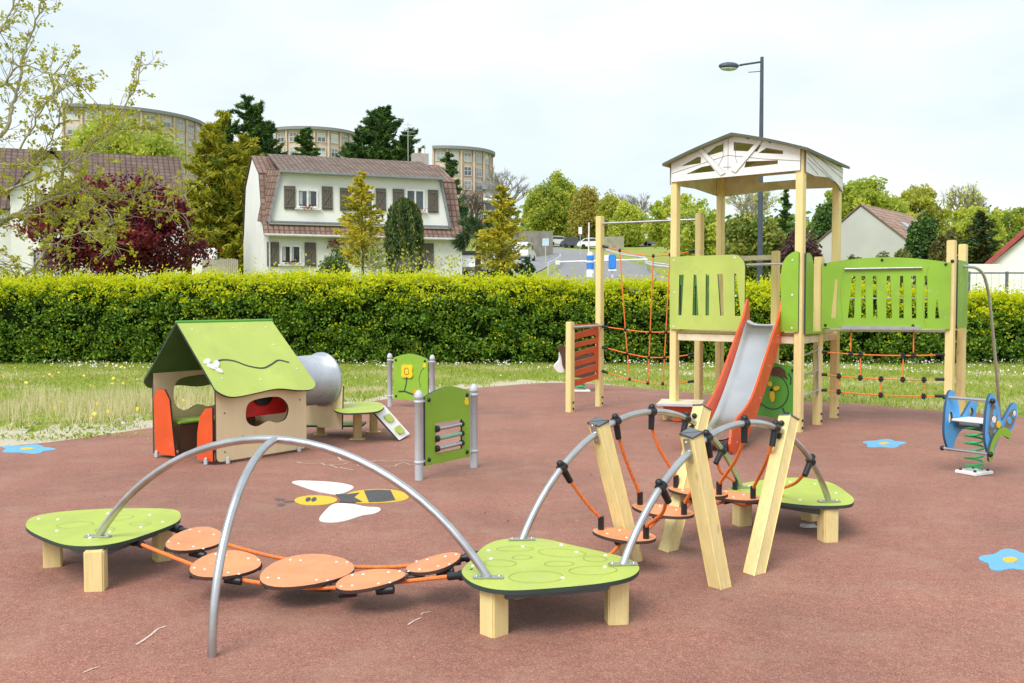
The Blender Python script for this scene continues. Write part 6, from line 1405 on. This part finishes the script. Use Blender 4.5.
for i, (x0, x1, yt, lab) in enumerate(((836,868,252,'low olive shrub at the left foot of the pale gable wall'),(862,900,249,'low shrub with pale tips under the middle of the pale gable wall'),(892,915,244,'low green shrub at the right foot of the pale gable wall'))):
    tree('low_shrub', lab, 'shrub', (x0,x1,yt,296), 48, 'round', [LM('shrub_leaves',[(.14,.18,.05),(.24,.27,.08),(.18,.20,.06)],.25)], 3500, .14, 20, gs, seed=30+i)
# distant wooded ridge (one mass)
P = []
for i in range(120):
    px_ = random.uniform(-150,1150); c_ = D(px_, random.uniform(236,248) if px_ > 640 else random.uniform(228,245), 260)
    v = RNG.normal(size=(160,3))*[4.5,4,3]; P.append(np.array(c_)+v)
P = np.concatenate(P); tag(leaf_object('distant_woods', P, np.full(len(P),1.8), [sg[1], so[1], dgr[1]], midx=RNG.integers(0,3,len(P))), 'hazy belt of woodland along the far ridge', 'woodland', kind='stuff')

# ------------------------------------------------------------------ overhanging sprouting tree at the left
YT = 28.5; t = thing('sprouting_tree', 'sprouting tree with bare limbs and small yellow green leaves reaching in from the left edge', 'tree', (D(-75,300,YT).x,YT,H(YT)))
def zp(l, k=.4395): return [(x*k, y*k) for x, y in l]
base = D(-75,292,YT); base.z = H(YT)
main = [(base,[(-60,300),(-20,296),(5,291),(28,274),(45,250),(54,222)],.11),(None,[(-62,225),(0,220),(30,210),(62,196),(88,192),(145,207),(190,214)],.05),(None,[(-62,240),(-10,228),(26,209),(57,196),(68,160),(101,137),(114,122),(136,85),(141,55)],.075),
 (None,[(-60,205),(0,193),(40,176),(75,162),(106,146)],.05),(None,[(-60,160),(0,136),(13,105),(20,79),(27,45),(40,8),(46,-30)],.07),(None,[(-55,120),(0,88),(18,66),(46,72),(68,76)],.045),(None,[(20,150),(40,114),(57,92),(79,84)],.03),(None,[(-50,262),(0,264),(44,272),(78,289)],.025),
 (None,[(-55,60),(-10,40),(10,12),(20,-25)],.05),(None,[(30,215),(60,212),(95,216),(130,222)],.025),(None,[(66,165),(90,190),(120,196),(150,190),(185,196)],.022),(None,[(-50,190),(-5,165),(20,165),(45,150),(60,118),(72,100)],.04),(None,[(45,250),(70,236),(95,232),(112,244)],.03),(None,[(90,195),(110,215),(115,240)],.02),(None,[(101,137),(125,130),(150,128)],.02)]
tb_ = MB(); tips = []
tb_.tube([base-Z*.2, base.lerp(D(-70,200,YT),.6), D(-66,60,YT), D(-50,-60,YT)], [.24,.2,.15,.08], 12)
rnd = random.Random(5)
for k, (_, pts, r0_) in enumerate(main):
    yo = rnd.uniform(-1.2,1.2); P = [D(x, y, YT+yo*min(1,i/2)) for i, (x, y) in enumerate(pts)]; c_ = cr_open(P, 6); m_ = len(c_)
    c_ = [p+Vector((rnd.gauss(0,.02),rnd.gauss(0,.03),rnd.gauss(0,.02))) for p in c_]
    tb_.tube(c_, [r0_*(1-.8*i/(m_-1)) for i in range(m_)], 7, caps=False)
    for i in range(2, m_):
        for _q in range(2):
            if rnd.random() < .72:
                d = (c_[i]-c_[i-1]).normalized(); d = (d*.7+Vector((rnd.gauss(0,.6),rnd.gauss(0,.6),rnd.gauss(.1,.55)))).normalized(); L_ = rnd.uniform(.35,1.15); p = c_[i]; q = [p]
                for s_ in range(3): d = (d+Vector((rnd.gauss(0,.22),rnd.gauss(0,.22),rnd.gauss(.05,.2)))).normalized(); q.append(q[-1]+d*L_/3)
                tb_.tube(q, [.014,.011,.008,.004], 4, caps=False); tips += q[1:]
                for s_ in (1,2):
                    d2 = (d+Vector((rnd.gauss(0,.7),rnd.gauss(0,.7),rnd.gauss(0,.6)))).normalized(); e_ = q[s_]+d2*rnd.uniform(.15,.45); tb_.tube([q[s_],e_], [.007,.003], 3, caps=False); tips.append(e_)
    tips += [c_[-1], c_[-3]]
tb_.build('branches', mat('sprouting_bark', (.34,.31,.20), .9, var=.25, scale=6), t)
tips = [p for p in tips if rnd.random() < .38]; P = []
for p in tips:
    for _q in range(rnd.randint(6,13)): P.append((p.x+rnd.gauss(0,.055),p.y+rnd.gauss(0,.055),p.z+rnd.gauss(-.02,.05)))
leaf_object('leaves', np.array(P), np.full(len(P),.10), [LM('young_spring_leaves',[(.36,.38,.03),(.50,.49,.04),(.42,.42,.035),(.58,.53,.07)],.45)], t, aspect=.7)
# small spring tree behind, over left house
tree('broadleaf_tree', 'yellow green tree behind the left house, below the curved block', 'tree', (66,184,103,240), 70, 'round', sy, 34000, .30, 110, seed=41, fill=.2)

# ================================================================== CAMERA, SKY, SUN
cam = bpy.data.cameras.new('camera'); co = bpy.data.objects.new('camera', cam); C.objects.link(co)
co.location = (0,0,CH); co.rotation_euler = (PI/2-TILT,0,0); cam.lens = FPX/1024*36; cam.sensor_width = 36; cam.clip_end = 3000; cam.clip_start = .05
bpy.context.scene.camera = co
SUN_EL, SUN_AZ = R(50), R(210)   # azimuth clockwise from +Y : light comes from behind the camera, to the left
w = bpy.data.worlds.new('World'); bpy.context.scene.world = w; w.use_nodes = True; N, L = w.node_tree.nodes, w.node_tree.links
bg = N['Background']; sky = N.new('ShaderNodeTexSky'); sky.sky_type = 'NISHITA'; sky.sun_disc = False; sky.sun_elevation = SUN_EL; sky.sun_rotation = SUN_AZ
tc = N.new('ShaderNodeTexCoord'); mp = N.new('ShaderNodeMapping'); mp.inputs['Scale'].default_value = (1.2,1.2,3.2); L.new(tc.outputs['Generated'], mp.inputs[0])
nz_ = N.new('ShaderNodeTexNoise'); nz_.inputs['Scale'].default_value = 2.1; nz_.inputs['Detail'].default_value = 7; nz_.inputs['Roughness'].default_value = .5; L.new(mp.outputs[0], nz_.inputs['Vector'])
cr_ = N.new('ShaderNodeValToRGB'); e = cr_.color_ramp.elements; e[0].position = .35; e[0].color = (4.7,5.45,5.9,1); e[1].position = .62; e[1].color = (6.3,6.5,6.5,1); L.new(nz_.outputs['Fac'], cr_.inputs[0])
mx = N.new('ShaderNodeMix'); mx.data_type = 'RGBA'; mx.inputs[0].default_value = .9; L.new(sky.outputs[0], mx.inputs[6]); L.new(cr_.outputs[0], mx.inputs[7]); L.new(mx.outputs[2], bg.inputs['Color']); bg.inputs['Strength'].default_value = .11
sl_ = bpy.data.lights.new('sun', 'SUN'); so_ = bpy.data.objects.new('sun', sl_); C.objects.link(so_); sl_.energy = 2.0; sl_.angle = R(32); sl_.color = (1,.965,.91)
dirv = Vector((math.sin(SUN_AZ)*math.cos(SUN_EL), math.cos(SUN_AZ)*math.cos(SUN_EL), math.sin(SUN_EL))); so_.rotation_euler = dirv.to_track_quat('Z','Y').to_euler()
sc_ = bpy.context.scene; sc_.view_settings.view_transform = 'Standard'; sc_.view_settings.look = 'None'; sc_.view_settings.exposure = .66; sc_.view_settings.gamma = 1
